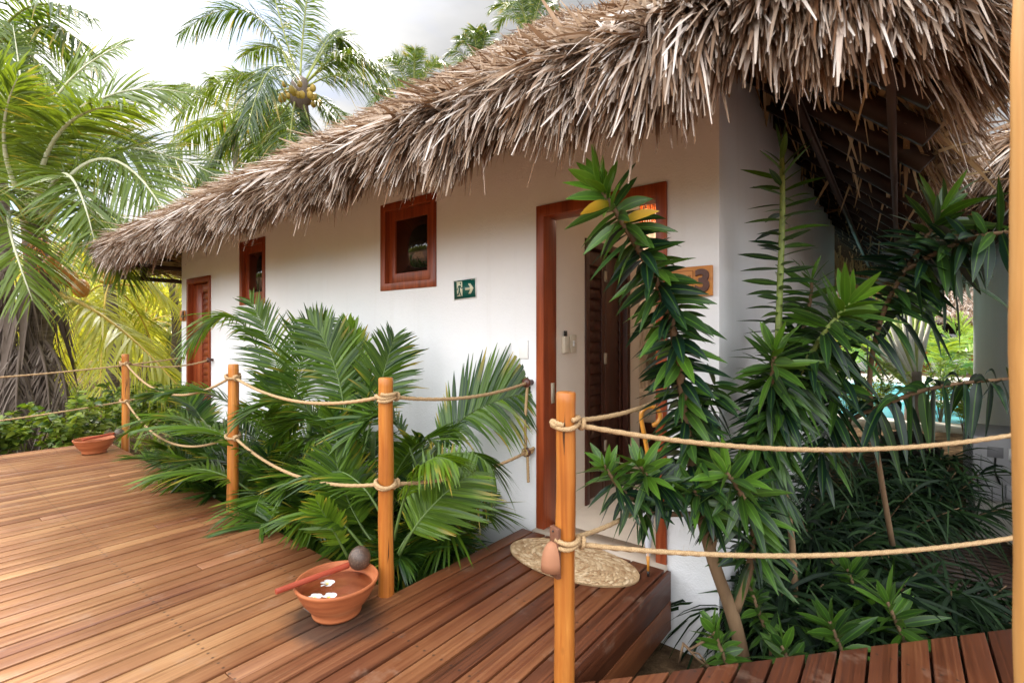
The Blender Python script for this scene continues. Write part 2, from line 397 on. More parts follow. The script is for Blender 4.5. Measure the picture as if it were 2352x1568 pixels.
T['cane'] = m_plain('varnished_cane', (.58, .24, .03), .3, .5, .2, 20)
T['dirt'] = None
m = Mat('leaf_litter_soil', .95, .1); co = m.coord(); f = m.noise(co, 9, 8, .7)
m.col(m.ramp(f, [(.3, (.035, .022, .013)), (.5, (.11, .068, .036)), (.72, (.25, .165, .09))])); m.bump(f, .8, .03); T['dirt'] = m.m
m = Mat('pool_water', .08, .5); m.col(m.ramp(m.noise(m.coord(), 1.5, 3), [(.3, (.10, .50, .60)), (.7, (.22, .66, .74))])); m.bump(m.noise(m.coord(), 7, 3), .15, .02); T['pool'] = m.m
T['coping'] = m_plain('pale_stone', (.58, .54, .47), .8, .2, .08)
m = Mat('wicker_shade', .6, .3); m.col((.22, .06, .008)); m.translucent((.36, .10, .012), .5); T['wicker'] = m.m
m = Mat('lamp_bulb', .5); m.b.inputs['Emission Color'].default_value = (1, .38, .07, 1); m.b.inputs['Emission Strength'].default_value = .4; m.col((1, .7, .4)); T['bulb'] = m.m
T['darkcloth'] = m_plain('dark_brown_cloth', (.028, .022, .020), .75, .3, .3, 14)

T['coco'] = m_leaf('coconut_leaf', (.018, .052, .014), (.15, .215, .03), .38, .34, tip=(.34, .26, .05), tcol=(1.9, 1.7, .5))
T['cocoback'] = m_leaf('backlight_tinted_coconut_leaf', (.10, .16, .025), (.46, .47, .085), .4, .5, tip=(.46, .38, .09), tcol=(1.7, 1.55, .5))  # lighter, yellower copy of the coconut leaf, glow of backlight put into the colour
T['areca'] = m_leaf('areca_leaf', (.011, .042, .009), (.16, .28, .018), .36, .28, tip=(.30, .23, .03), spec=.4)
T['drac'] = m_leaf('dracaena_leaf', (.006, .022, .012), (.13, .29, .016), .36, .15, edge=(.20, .30, .05), spec=.35, dead=.982)
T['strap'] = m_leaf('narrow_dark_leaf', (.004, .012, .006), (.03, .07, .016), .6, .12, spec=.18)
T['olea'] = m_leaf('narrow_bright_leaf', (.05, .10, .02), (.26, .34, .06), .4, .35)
T['bush'] = m_leaf('bush_leaf', (.04, .095, .018), (.27, .34, .045), .4, .35)
T['farleaf'] = m_leaf('far_leaf', (.08, .12, .022), (.40, .40, .09), .5, .45)
T['fan'] = m_leaf('fan_leaf', (.05, .12, .03), (.16, .27, .06), .4, .3)
T['grassm'] = m_leaf('ground_leaf', (.03, .07, .015), (.20, .26, .05), .5, .3)
T['rachis'] = m_plain('frond_rib', (.30, .33, .09), .5, .4, .25, 4)
T['ribpale'] = m_plain('pale_frond_rib', (.52, .52, .36), .5, .4, .15, 4)
T['rachy'] = m_plain('yellow_frond_rib', (.55, .38, .06), .5, .4, .2, 4)
T['cane_g'] = m_plain('green_cane', (.10, .16, .04), .4, .4, .3, 8)
T['stem'] = m_wood('grey_brown_bark', [(.2, (.08, .046, .022)), (.6, (.18, .11, .058)), (.9, (.29, .195, .11))], 'z', (.7, .9), 12).m
T['stemg'] = m_plain('ringed_green_stem', (.20, .26, .06), .5, .4, .35, 28)
m = Mat('palm_trunk', .9, .2); f = m.noise(m.coord((6, 6, 24)), 1.2, 5, .6)
m.col(m.ramp(f, [(.3, (.06, .045, .034)), (.6, (.19, .15, .12)), (.85, (.33, .28, .24))])); m.bump(f, .6, .03); T['trunk'] = m.m
m = Mat('dry_sheath', .8, .2); r = m.rand(); m.col(m.mix(m.math('MULTIPLY', m.noise(m.coord((14, 14, 3)), 2, 5), .6), m.ramp(r, [(0, (.05, .034, .026)), (.5, (.17, .13, .105)), (1, (.34, .28, .24))]), (.06, .04, .03))); T['sheath'] = m.m
m = Mat('coconut_husk', .5, .4); r = m.rand(); m.col(m.mix(m.math('MULTIPLY', m.noise(m.coord(), 14, 4), .5), (.42, .30, .05), (.30, .14, .03))); T['nut'] = m.m
m = Mat('orange_coconut_husk', .5, .4); m.col(m.ramp(m.noise(m.coord(), 10, 4), [(.3, (.36, .14, .02)), (.7, (.55, .25, .04))])); T['nuto'] = m.m

# ------------------------------------------------------------------ ground, pool, decks
GZ = -0.5
g = Geo()
xs = np.linspace(-1, 1, 90); s_ = np.sign(xs) * (np.abs(xs) ** 3) * 400
X, Y = np.meshgrid(s_, s_ + 5)
d = np.hypot(X, Y - 3)
H = GZ + .05 * np.sin(X * 1.3) * np.cos(Y * 1.1) * (d < 40)
pool_zone = (X > -14) & (X < 9) & (Y > 12.5) & (Y < 24)
H = np.where(pool_zone, GZ - .12, H)
V = np.stack([X, Y, H], -1).reshape(-1, 3); N_ = 90
i = np.arange(N_ - 1)[:, None] * N_ + np.arange(N_ - 1)[None]
g.add(V, np.stack([i, i + 1, i + N_ + 1, i + N_], -1).reshape(-1, 4))
tag(g.build('ground', T['dirt'], smooth=True), kind='structure')
g = Geo(); g.add([[-6, 12.8, -.42], [8, 12.8, -.42], [8, 23, -.42], [-6, 23, -.42]], [[0, 1, 2, 3]])
tag(g.build('pool_water', T['pool']), kind='structure')
g = Geo()
g.box((-6.5, 12.3, -.6), (8.5, 12.8, -.38)); g.box((-6.5, 23, -.6), (8.5, 27, -.36)); g.box((-6.5, 12.8, -.6), (-6, 23, -.38)); g.box((8, 12.8, -.6), (8.5, 23, -.38))
g.box((-1, 17.0, -.6), (8, 17.35, -.385))
tag(g.build('pool_terrace', T['coping']), kind='structure')

def board(g, x0, x1, y0, y1a, y1b, tone, z0=-.065, z1=0.0):
    """one board along Y; its far end may be cut on a slant (y1a at x0, y1b at x1)"""
    dz = rng.normal(0, .0012)
    v = [[x0, y0, z0], [x1, y0, z0], [x1, y1b, z0], [x0, y1a, z0], [x0, y0, z1 + dz], [x1, y0, z1 + dz], [x1, y1b, z1 + dz], [x0, y1a, z1 + dz]]
    g.add(v, [[3, 2, 1, 0], [4, 5, 6, 7], [0, 1, 5, 4], [2, 3, 7, 6], [1, 2, 6, 5], [3, 0, 4, 7]], uv=[[0, y0], [1, y0], [1, y1b], [0, y1a]] * 2, tone=tone)
def edge_y(x): return 1.625 + max(0, -x - 2.4) * .028
g = Geo(); gw = Geo(); pitch, gap = .1, .0125
x = -7.76
while x < -2.02:
    x1 = x + pitch - gap; e0, e1 = edge_y(x), edge_y(x1)
    ys = -4 + rng.random() * 13; y = -4
    tone = .575 + rng.normal(0, .034)
    while True:
        if ys > e0 - .35: ys = None
        if ys is None: board(g, x, x1, y, e0, e1, tone); break
        board(g, x, x1, y, ys, ys, tone); y = ys + .003; ys += rng.uniform(3.5, 6); tone += rng.normal(0, .02)
    x += pitch
g.box((-7.76, -4, -.30), (-2.03, 1.55, -.20), tone=-.9)
def fascia(g, p, q, z0, z1, th=.03):
    zm = (z0 + z1) / 2
    for a, b in ((z0, zm - .003), (zm + .003, z1)):
        c = (np.array([*p, (a + b) / 2]), np.array([*q, (a + b) / 2])); g.beam(c[0], c[1], th, b - a, tone=.34)
fascia(g, (-7.755, edge_y(-7.7) - .03), (-2.03, edge_y(-2.1) - .02), -.30, -.042)
tag(g.build('deck', T['deck'], bevel=.0025), kind='structure')
x = -2.02
while x < -1.02:
    x1 = x + pitch - gap; y = -4; ys = rng.uniform(-2.2, .6)
    tone = .40 + rng.normal(0, .03)
    board(gw, x, x1, y, ys, ys, tone + .05); board(gw, x, x1, ys + .003, 2.70, 2.70, tone); x += pitch
gw.box((-2.0, -4, -.34), (-1.03, 2.66, -.20), tone=-.9)
fascia(gw, (-1.012, 1.5), (-1.012, 2.715), -.325, -.002, .024); fascia(gw, (-2.012, 2.70), (-2.012, 1.66), -.30, -.042, .02)
tag(gw.build('entrance_walkway', T['deck'], bevel=.0025), kind='structure')
g = Geo(); x = -.995
while x < 3.2:
    x1 = x + pitch - .0105
    board(g, x, x1, -4, 1.575 + (x + .995) * 1.107, 1.575 + (x1 + .995) * 1.107, .33 + rng.normal(0, .035)); x += pitch
p, q = (-.99, 1.53), (3.2, 1.53 + 4.19 * 1.107)
fascia(g, p, q, -.30, -.042)
tag(g.build('side_deck', T['deck'], bevel=.0025), kind='structure')

# ------------------------------------------------------------------ huts
WY, WT = 2.776, .15
def wall_grid(g, us, zs, holes, d0, d1, axis='y'):
    """wall with rectangular openings; us along the wall, zs up, d0..d1 its thickness"""
    us = sorted(set(us)); zs = sorted(set(zs)); nu, nz = len(us) - 1, len(zs) - 1
    solid = np.ones((nu, nz), bool)
    for (a, b, c, d) in holes:
        for i in range(nu):
            for k in range(nz):
                if us[i] >= a - 1e-6 and us[i + 1] <= b + 1e-6 and zs[k] >= c - 1e-6 and zs[k + 1] <= d + 1e-6: solid[i, k] = False
    def P(u, dd, z): return [u, dd, z] if axis == 'y' else [dd, u, z]
    for i in range(nu):
        for k in range(nz):
            if not solid[i, k]: continue
            a, b, c, d = us[i], us[i + 1], zs[k], zs[k + 1]
            g.add([P(a, d0, c), P(b, d0, c), P(b, d0, d), P(a, d0, d)], [[0, 1, 2, 3]])
            g.add([P(a, d1, c), P(b, d1, c), P(b, d1, d), P(a, d1, d)], [[3, 2, 1, 0]])
            if i == 0 or not solid[i - 1, k]: g.add([P(a, d1, c), P(a, d0, c), P(a, d0, d), P(a, d1, d)], [[0, 1, 2, 3]])
            if i == nu - 1 or not solid[i + 1, k]: g.add([P(b, d0, c), P(b, d1, c), P(b, d1, d), P(b, d0, d)], [[0, 1, 2, 3]])
            if k == 0 or not solid[i, k - 1]: g.add([P(a, d1, c), P(b, d1, c), P(b, d0, c), P(a, d0, c)], [[0, 1, 2, 3]])
            if k == nz - 1 or not solid[i, k + 1]: g.add([P(a, d0, d), P(b, d0, d), P(b, d1, d), P(a, d1, d)], [[0, 1, 2, 3]])

def roof_frame(cx, cy, hx, hy, ze, za, rc):
    """rounded-square eave line -> points p(u, s), s = 1 at the eave, 0 at the apex"""
    seg = []
    def arc(ox, oy, a0): 
        for a in np.linspace(a0, a0 + PI / 2, 9): seg.append((ox + rc * math.cos(a), oy + rc * math.sin(a)))
    arc(cx + hx - rc, cy - hy + rc, -PI / 2); arc(cx + hx - rc, cy + hy - rc, 0); arc(cx - hx + rc, cy + hy - rc, PI / 2); arc(cx - hx + rc, cy - hy + rc, PI)
    seg.append(seg[0]); E = np.array(seg)
    dist = np.concatenate([[0], np.cumsum(np.linalg.norm(np.diff(E, axis=0), axis=1))])
    def eave(u):
        u = np.mod(u, dist[-1]); return np.stack([np.interp(u, dist, E[:, 0]), np.interp(u, dist, E[:, 1])], -1)
    apex = np.array([cx, cy])
    def pt(u, s):
        e = eave(u); xy = apex + (e - apex) * s[:, None]
        return np.column_stack([xy, za + (ze - za) * s - .10 * np.sin(s * PI)])
    def frame(u, s):
        h = .03; du = pt(u + h, s) - pt(u - h, s); ds = pt(u, s + .01) - pt(u, s - .01)
        n = unit(np.cross(du, ds)); n = np.where(n[:, 2:3] < 0, -n, n)
        down = np.tile(np.array([0, 0, -1.0]), (len(u), 1)); dn = unit(down - n * np.sum(down * n, -1, keepdims=True))
        return n, dn
    return eave, pt, frame, dist[-1]

rfold = .35
def thatch(g, fr, u, s, L, W, lift, spread, droop, off, tone):
    eave, pt, frame, _ = fr
    n_ = len(u); P = pt(u, s); N, D = frame(u, np.clip(s, .03, .985))
    S = np.cross(N, D)
    cell = np.floor(u * 8.5 + 3.1 * np.floor(s * 34)) * 71.3 + np.floor(s * 34) * 17.7
    h1 = np.modf(np.abs(np.sin(cell) * 43758.5453))[0] - .5; h2 = np.modf(np.abs(np.sin(cell * 1.7 + 2) * 24634.634))[0]
    a = rng.normal(0, spread * .55, n_) + h1 * spread * 2.4; lift = lift + (h2 - .45) * .34; L = L * (.75 + .5 * h2)
    # neighbouring leaves lean together in tufts
    tuft = np.sin(u * 5.1 + 7 * s) * .18 + np.sin(u * 13.7 - 19 * s) * .2
    a = a + tuft
    d2 = D * np.cos(a)[:, None] + S * np.sin(a)[:, None]
    d3 = d2 * np.cos(lift)[:, None] + N * np.sin(lift)[:, None]
    wv = np.cross(N, d2); tw = rng.normal(0, .55, n_)
    wv = wv * np.cos(tw)[:, None] + N * np.sin(tw)[:, None]
    g.strips(P + N * off[:, None] - d3 * (L * .35)[:, None], d3, wv, L, W, droop, nseg=4, prof=[.7, 1.0, .95, .75, .25], tone=tone, fold=rfold)

def leafy_roof(parent, cx, cy, hx, hy, ze, za, rc, sides, leaf=1.0, name='roof'):
    fr = roof_frame(cx, cy, hx, hy, ze, za, rc); eave, pt, frame, per = fr
    # solid bed of the roof, with an underside
    nu = 120; u = np.linspace(0, per, nu, endpoint=False); ss = np.linspace(.0, 1, 8)
    g = Geo(); rows = []
    for lay in (0, -.13):
        for s in (ss if lay == 0 else ss[::-1]):
            p = pt(u, np.full(nu, max(s, .002))); p[:, 2] += lay; rows.append(p)
    V = np.concatenate(rows); R = len(rows)
    i = np.arange(R - 1)[:, None] * nu; j = np.arange(nu)[None]; k = (j + 1) % nu
    g.add(V, np.stack([i + j, i + k, i + nu + k, i + nu + j], -1).reshape(-1, 4))
    roof = g.build(name, T['bed'], parent, smooth=False)
    # shaggy leaves
    g = Geo()
    slope_len = math.hypot(hy, za - ze)
    for (u0, u1, dens, fr_n) in sides:
        width = u1 - u0; area = width * slope_len / 2
        n = int(area * dens)
        s = np.sqrt(rng.uniform(.002, 1.0, n)); uu = rng.uniform(u0, u1, n)
        s = np.clip(np.round(s * 34 + rng.normal(0, .36, n)) / 34 + 0, .02, .995)
        L = rng.uniform(.18, .46, n) * leaf; W = rng.uniform(.008, .028, n) * leaf
        thatch(g, fr, uu, s, L, W, rng.normal(.16, .15, n), .40, rng.uniform(-.05, .42, n), rng.uniform(.0, .16, n), np.clip(rng.normal(.08, .12, n), 0, 1))
        # eave fringe in layers
        for (ds, ln, ra, dr, tn) in ((-.010, .24, 1.0, .50, .10), (-.026, .29, 1.0, .40, .08), (-.004, .21, 1.0, .65, .30), (-.010, .17, .9, .8, .6)):
            n = int(width * fr_n * ra * 1.25); uu = rng.uniform(u0, u1, n); s = 1 + ds + rng.normal(0, .008, n)
            clump = .75 + .35 * np.sin(uu * 3.1) * np.sin(uu * 8.7 + 1) + rng.normal(0, .18, n)
            L = ln * np.clip(clump, .35, 1.5) * leaf * (1.0 if len(sides) < 5 else np.where(uu > aF1 - 2.2, 1.0 + .22 * np.clip((uu - aF1 + 2.2) / 2, 0, 1), np.where(uu < aR1, .95, 1.0))); W = rng.uniform(.007, .023, n) * leaf
            thatch(g, fr, uu, s, L, W, rng.normal(-.18 if tn > .3 else .0, .2, n), .30, dr + rng.normal(0, .15, n), rng.uniform(-.12 if tn > .3 else -.04, .10, n), np.clip(rng.normal(tn, .2, n), 0, 1))
    g.build('thatch', T['thatch'], roof)
    return roof, fr

def hut_walls(root, x0, x1, y0, y1, holes, top=3.0, far_open=None):
    us = [x0, x1] + [h[i] for h in holes for i in (0, 1)]; zs = [GZ - .3, top] + [h[i] for h in holes for i in (2, 3)]
    g = Geo(); wall_grid(g, us, zs, holes, y0, y0 + WT)
    g.build('front_wall', T['plaster'], root)
    g = Geo(); wall_grid(g, [y0 + WT, y1], [GZ - .3, top + .0], [], x1 - WT, x1, 'x'); g.build('side_wall', T['plaster'], root)
    g = Geo(); wall_grid(g, [y0 + WT, y1], [GZ - .3, top + .0], [], x0, x0 + WT, 'x'); g.build('side_wall', T['plaster'], root)
    g = Geo(); bh = [(x0 + 2.2, x0 + 4.4, .0, 2.2)]
    wall_grid(g, [x0 + WT, x1 - WT, x0 + 2.2, x0 + 4.4], [GZ - .3, top, 0, 2.2], bh, y1 - WT, y1); g.build('rear_wall', T['plaster'], root)

def framing(roof, xe, xi, ya, yb, ze, sl, sgn, step=.46):
    """rafters and purlins under one side slope (the side whose eave runs along Y)"""
    y = ya
    while y < yb:
        g = Geo(); z0, z1 = ze - .24, ze - .24 + abs(xe - xi) * sl
        g.beam((xe - sgn * .02, y, z0), (xi, y, z1), .05, .09); g.build('rafter', T['rafter'], roof); y += step
    for f in (.17, .62):
        x = xe + (xi - xe) * f; z = ze - .30 + abs(x - xe) * sl - .05
        g = Geo(); g.beam((x, ya - .3, z), (x, yb + .3, z), .03, .06); g.build('purlin', T['rafter'], roof)
    g = Geo(); n = 2000      # leaf bundles showing between the rafters
    yy = rng.uniform(ya, yb, n); ff = np.round(rng.uniform(0, 1, n) * 9) / 9 + rng.normal(0, .015, n)
    x = xe + (xi - xe) * ff; z = ze - .175 + np.abs(x - xe) * sl
    P = np.column_stack([x, yy, z]); D = np.column_stack([rng.normal(.25, .2, n) * sgn, np.where(rng.random(n) < .8, 1, -1) * np.ones(n), rng.normal(-.12, .1, n)])
    Wv = np.tile(np.array([.7 * sgn, 0, -.6]), (n, 1)) + rng.normal(0, .3, (n, 3))
    g.strips(P, D, Wv, rng.uniform(.35, .7, n), rng.uniform(.012, .03, n), rng.uniform(0, .12, n), nseg=3, prof=[.7, 1, .8, .3], tone=.3)
    g.build('thatch_lining', T['lining'], roof)

X0, X1, Y1 = -8.34, -.761, 8.73
DOOR = (-1.945, -1.044, -.0, 2.18); DOOR2 = (-8.11, -7.30, -.0, 2.12)
WIN2 = (-3.646, -2.936, 1.70, 2.46); WIN1 = (-6.435, -5.786, 1.68, 2.455)
hut = thing('thatched_hut', 'white plastered hut under a big shaggy palm thatch roof beside the deck', 'hut', (-4.5, 5.7, GZ))
hut_walls(hut, X0, X1, WY, Y1, [DOOR, DOOR2, WIN1, WIN2])
RCX, RCY, RHX, RHY, RZE, RZA = -4.31, 6.70, 4.49, 4.80, 2.42, 6.30
per1 = 2 * (RHX * 2 + RHY * 2) - 8 * .55 + 2 * PI * .55
# perimeter order: starts front right corner arc, right side, back, left side, front
sd = RHY * 2 - 1.1; sx = RHX * 2 - 1.1; ac = PI / 2 * .55
aR0 = 0; aR1 = ac + sd + ac; aB1 = aR1 + sx; aL0 = aB1 + ac; aL1 = aL0 + sd; aF1 = per1
roof, fr1 = leafy_roof(hut, RCX, RCY, RHX, RHY, RZE, RZA, .55,
    [(aF1 - sx - .45 * ac, aF1 - 3.2, 2300, 950), (aF1 - 3.2, aF1 + ac, 3300, 1250), (ac, ac + sd, 330, 420), (ac + sd, aL0 + ac * 0, 130, 260), (aL0, aF1 - sx - .45 * ac, 260, 360)])
SLP = (RZA - RZE) / RHX
framing(roof, RCX + RHX - .05, X1 - .02, 2.4, 11.2, RZE, SLP, 1)
framing(roof, RCX - RHX + .05, X0 + .02, 2.4, 11.2, RZE, SLP, -1, 1.2)
g = Geo()
for yy in (8.9, 9.6, 10.3): g.beam((-8.6, yy, RZE - .3 + (11.5 - yy) * .82), (-.3, yy, RZE - .3 + (11.5 - yy) * .82), .07, .09)
g.build('purlin', T['rafter'], roof)
# leaf lining under the far slope, over the veranda
g = Geo(); n = 2600; xx = rng.uniform(-2.6, .1, n); yy = np.round(rng.uniform(9.0, 11.5, n) * 5) / 5 + rng.normal(0, .03, n)
zz = RZE - .17 + (11.5 - yy) * .815
g.strips(np.column_stack([xx, yy, zz]), np.column_stack([rng.normal(0, .15, n), np.ones(n), -np.full(n, .85) + rng.normal(0, .08, n)]), np.tile(np.array([1.0, 0, 0]), (n, 1)) + rng.normal(0, .3, (n, 3)), rng.uniform(.3, .55, n), rng.uniform(.015, .03, n), rng.uniform(0, .2, n), nseg=2, prof=[.8, 1, .3], tone=.35)
g.build('thatch_lining', T['lining'], roof)

def window(root, w):
    a, b, c, d = w; fw = .062
    def ring(a, b, c, d, w, y0, y1):
        g = Geo(); wall_grid(g, [a, a + w, b - w, b], [c, c + w, d - w, d], [(a + w, b - w, c + w, d - w)], y0, y1); return g
    f = ring(a, b, c, d, fw, WY - .012, WY + .13).build('window', T['frame'], root, bevel=.003, weld=True)
    sw = .085; A, B, C, D = a + fw + .002, b - fw - .002, c + fw + .002, d - fw - .002; ys0, ys1 = WY + .035, WY + .075
    ring(A, B, C, D, sw, ys0, ys1).build('sash', T['frame'], f, bevel=.003, weld=True)
    g = Geo(); g.box((A + sw, ys0 + .018, C + sw), (B - sw, ys0 + .024, D - sw)); g.build('pane', T['glass'], f)
window(hut, WIN1); window(hut, WIN2)

def door_frame(root, d, fw=.062, depth=.16):
    a, b, c, e = d; y0, y1 = WY - .02, WY - .02 + depth
    g = Geo(); wall_grid(g, [a, a + fw, b - fw, b], [c, e - .075, e], [(a + fw, b - fw, c, e - .075)], y0, y1)
    f = g.build('door_frame', T['frame'], root, bevel=.004, weld=True)
    return f
def louvre_leaf(root, name, M, w, h, mat, split=.5):
    """a door leaf: plain plank side and louvred side; local x along width, y thickness, z up"""
    g = Geo(); t = .038
    g.box((0, 0, 0), (w * split, t, h), M=M); g.box((w - .055, .001, 0), (w, t, h), M=M)
    g.box((w * split, .001, 0), (w - .055, t, .14), M=M); g.box((w * split, .001, h - .11), (w - .055, t, h), M=M)
    leaf = g.build(name, mat, root, bevel=.003)
    g = Geo(); k = int((h - .25) / .085)
    for i in range(k):
        z = .14 + (i + .5) * (h - .25) / k
        R = M @ Matrix.Translation((0, .02, z)) @ Matrix.Rotation(math.radians(-9), 4, 'X')
        g.box((w * split + .001, -.006, -.052), (w - .056, .006, .052), M=R)
    g.build('louvre_panel', mat, leaf)
    return leaf
f1 = door_frame(hut, DOOR); f2 = door_frame(hut, DOOR2)
leaf2 = louvre_leaf(hut, 'louvred_door', Matrix.Translation((DOOR2[0] + .064, WY + .05, .01)), DOOR2[1] - DOOR2[0] - .128, 2.02, T['frame'], .45)
g = Geo(); g.blob((DOOR2[1] - .12, WY + .03, 1.0), (.02, .025, .02)); g.build('handle', T['steel'], leaf2, smooth=True)
# inside: floor, partition with bathroom door, back of the room
g = Geo(); g.box((X0 + .16, WY + .145, -.12), (X1 - .16, Y1 - .16, .006)); g.box((DOOR[0] + .001, WY - .07, -.10), (DOOR[1] - .001, WY + .1445, .004))
g.build('tiled_floor', T['tile'], hut)
PX = -1.895
g = Geo(); wall_grid(g, [WY + WT, 3.33, 4.12, 4.34], [0.006, 2.95, 2.05], [(3.33, 4.12, 0.006, 2.05)], PX - .12, PX, 'x'); g.build('inner_wall', T['cream'], hut)
g = Geo(); wall_grid(g, [X0 + WT, PX - .12], [.006, 2.95], [], 4.22, 4.34); wall_grid(g, [WY + WT, Y1 - WT], [.006, 2.95], [], X1 - WT - .02, X1 - WT - .001, 'x'); wall_grid(g, [X0 + WT, X1 - WT - .02], [.006, 2.95], [(X0 + 2.2, X0 + 4.4, .006, 2.2)], Y1 - WT - .02, Y1 - WT - .001); g.build('inner_wall', T['cream'], hut)
g = Geo()
for (a, b) in ((3.33, 3.39), (4.06, 4.12)): g.box((PX - .125, a, .006), (PX + .012, b, 2.05))
g.box((PX - .124, 3.39, 1.99), (PX + .011, 4.06, 2.05)); df = g.build('inner_door_frame', T['darkwood'], hut, bevel=.003)
Mx = Matrix.Translation((PX - .03, 3.392, .015)) @ Matrix.Rotation(PI / 2, 4, 'Z')
lf = louvre_leaf(df, 'door_leaf', Mx, .33, 1.96, T['darkwood'], .06)
Mx = Matrix.Translation((PX - .03, 3.726, .015)) @ Matrix.Rotation(PI / 2, 4, 'Z')
lf2 = louvre_leaf(df, 'door_leaf', Mx, .33, 1.96, T['darkwood'], .7)
for z in (.35, 1.07, 1.75):
    g = Geo(); g.box((PX - .032, 3.705, z), (PX - .026, 3.75, z + .09)); g.build('hinge', T['steel'], df)
g = Geo(); g.box((DOOR[0] + .062, WY + .07, .84), (DOOR[0] + .066, WY + .115, .98)); g.build('hinge', T['steel'], f1)
g = Geo(); wall_grid(g, [-8.2, X1 - WT - .021], [2.95, 3.0], [], WY + WT, Y1 - WT - .021); g.build('ceiling', T['cream'], hut)
# wooden rope pegs fixed to the wall
for (px_, pz) in ((-1.995, .985), (-1.995, .515), (-.992, .985), (-.992, .515), (-7.235, .985), (-7.235, .52), (-8.22, .985), (-8.22, .52)):
    g = Geo(); M = Matrix.Rotation(PI / 2, 4, 'X'); g.lathe([(0, .0), (.019, .0), (.019, .05), (.031, .052), (.033, .062), (.031, .075), (0, .078)], 18, (px_, WY + .002, pz), M=M)
    g.build('rope_peg', T['numwood'], hut, smooth=True)

# neighbouring hut: same kind of building, set back beyond the alley
DX, DY = 9.27, 2.1
hut2 = thing('thatched_hut', 'neighbouring thatched hut at the far right behind the outdoor unit', 'hut', (-4.5 + DX, 5.7 + DY, GZ))
hut_walls(hut2, X0 + DX, X1 + DX, WY + DY, Y1 + DY, [(X0 + DX + 1, X0 + DX + 1.9, 0, 2.1)])
sides2 = [(aF1 - sx - .45 * ac, aF1 + ac, 420, 420), (ac, aL0, 90, 200), (aL0, aF1 - sx - .45 * ac, 420, 520)]
roof2, fr2 = leafy_roof(hut2, RCX + DX, RCY + DY, RHX, RHY, RZE, RZA, .55, sides2)
framing(roof2, RCX + DX - RHX + .05, X0 + DX + .02, 4.5, 13.2, RZE, SLP, -1)
# far hut beyond the pool
c3 = at(2125, 700, Z=27); fx, fy = float(c3[0]), float(c3[1])
hut3 = thing('thatched_hut', 'small far hut with grey thatch and red columns beyond the pool', 'hut', (fx, fy, GZ))
g = Geo(); g.box((fx - 3.6, fy - 3.2, GZ), (fx + 3.6, fy + 3.2, 2.6)); g.build('wall', T['plaster'], hut3)
for k in (-3.65, -1.9, -.1, 1.7, 3.6):
    g = Geo(); g.box((fx + k - .22, fy - 3.5, GZ), (fx + k + .22, fy - 3.22, 2.5)); g.build('column', T['frame'], hut3)
for k in (-2.7, -1.0, .8, 2.6):
    g = Geo(); g.box((fx + k - .6, fy - 3.26, .3), (fx + k + .6, fy - 3.19, 2.2)); g.build('window', T['glass'], hut3)
p3 = 2 * (9.6 * 2) - 8 * .6 + 2 * PI * .6
leafy_roof(hut3, fx, fy, 4.8, 4.8, 2.2, 5.4, .6, [(0, p3, 120, 120)], leaf=1.5)

# ------------------------------------------------------------------ small things fixed to or inside the hut
def put(name, label, cat, geo, mat, group=None, smooth=False, bevel=0):
    return tag(geo.build(name, mat, None, smooth, bevel), label, cat, group)
def flatpoly(g, pts, y, th=.001):
    """flat cut-out facing the deck (in the xz plane), a hair thick"""
    n = len(pts); v = [[p[0], y, p[1]] for p in pts] + [[p[0], y + th, p[1]] for p in pts]
    g.add(v, poly=[list(range(n)), list(range(2 * n - 1, n - 1, -1))] + [[i, i + n, (i + 1) % n + n, (i + 1) % n] for i in range(n)])
def limb(g, pts, w, y):
    for (a, b) in zip(pts[:-1], pts[1:]):
        a, b = np.array(a, float), np.array(b, float); d = unit(b - a); nrm = np.array([-d[1], d[0]]) * w / 2
        a2, b2 = a - d * w * .3, b + d * w * .3
        flatpoly(g, [a2 - nrm, b2 - nrm, b2 + nrm, a2 + nrm], y)

# running-man exit sign
tl, br = at(1043.5, 643, y=WY), at(1095, 669, y=WY)
sx0, sz1 = tl[0], tl[2]; sw = br[0] - tl[0]; sh = sw * .66
es = thing('exit_sign', 'small green sign with a running figure and an arrow on the white wall', 'sign', (sx0 + sw / 2, WY, sz1 - sh))
rot = math.radians(2.2)
def E(u, v):       # sign coordinates 0..1 across, 0..1 up, slightly tilted
    x, z = (u - .5) * sw, (v - .5) * sh
    return (sx0 + sw / 2 + x * math.cos(rot) - z * math.sin(rot), sz1 - sh / 2 + x * math.sin(rot) + z * math.cos(rot))
g = Geo(); flatpoly(g, [E(0, 0), E(1, 0), E(1, 1), E(0, 1)], WY - .006, .004); g.build('sign_border', T['white'], es)
g = Geo(); flatpoly(g, [E(.025, .05), E(.965, .05), E(.965, .95), E(.025, .95)], WY - .0072); g.build('sign_panel', T['green'], es)
g = Geo(); flatpoly(g, [E(.155, .17), E(.40, .17), E(.40, .90), E(.155, .90)], WY - .0084); g.build('doorway_symbol', T['glow'], es)
g = Geo(); flatpoly(g, [E(.53, .43), E(.74, .43), E(.665, .235), E(.77, .235), E(.89, .485), E(.77, .74), E(.665, .74), E(.74, .545), E(.53, .545)], WY - .0084); g.build('arrow_symbol', T['glow'], es)
g = Geo(); yy = WY - .0096
flatpoly(g, [E(.325 + .026 * math.cos(a), .80 + .052 * math.sin(a)) for a in np.linspace(0, 2 * PI, 14, endpoint=False)], yy)
limb(g, [E(.285, .67), E(.265, .43)], sw * .062, yy); limb(g, [E(.325, .685), E(.235, .67), E(.185, .50)], sw * .030, yy - .0004)
limb(g, [E(.325, .68), E(.355, .55), E(.395, .57)], sw * .030, yy - .0004)
limb(g, [E(.258, .45), E(.235, .27), E(.145, .255)], sw * .040, yy - .0008); limb(g, [E(.272, .45), E(.345, .19), E(.36, .16)], sw * .040, yy - .0012)
g.build('running_figure', T['green'], es)
g = Geo()
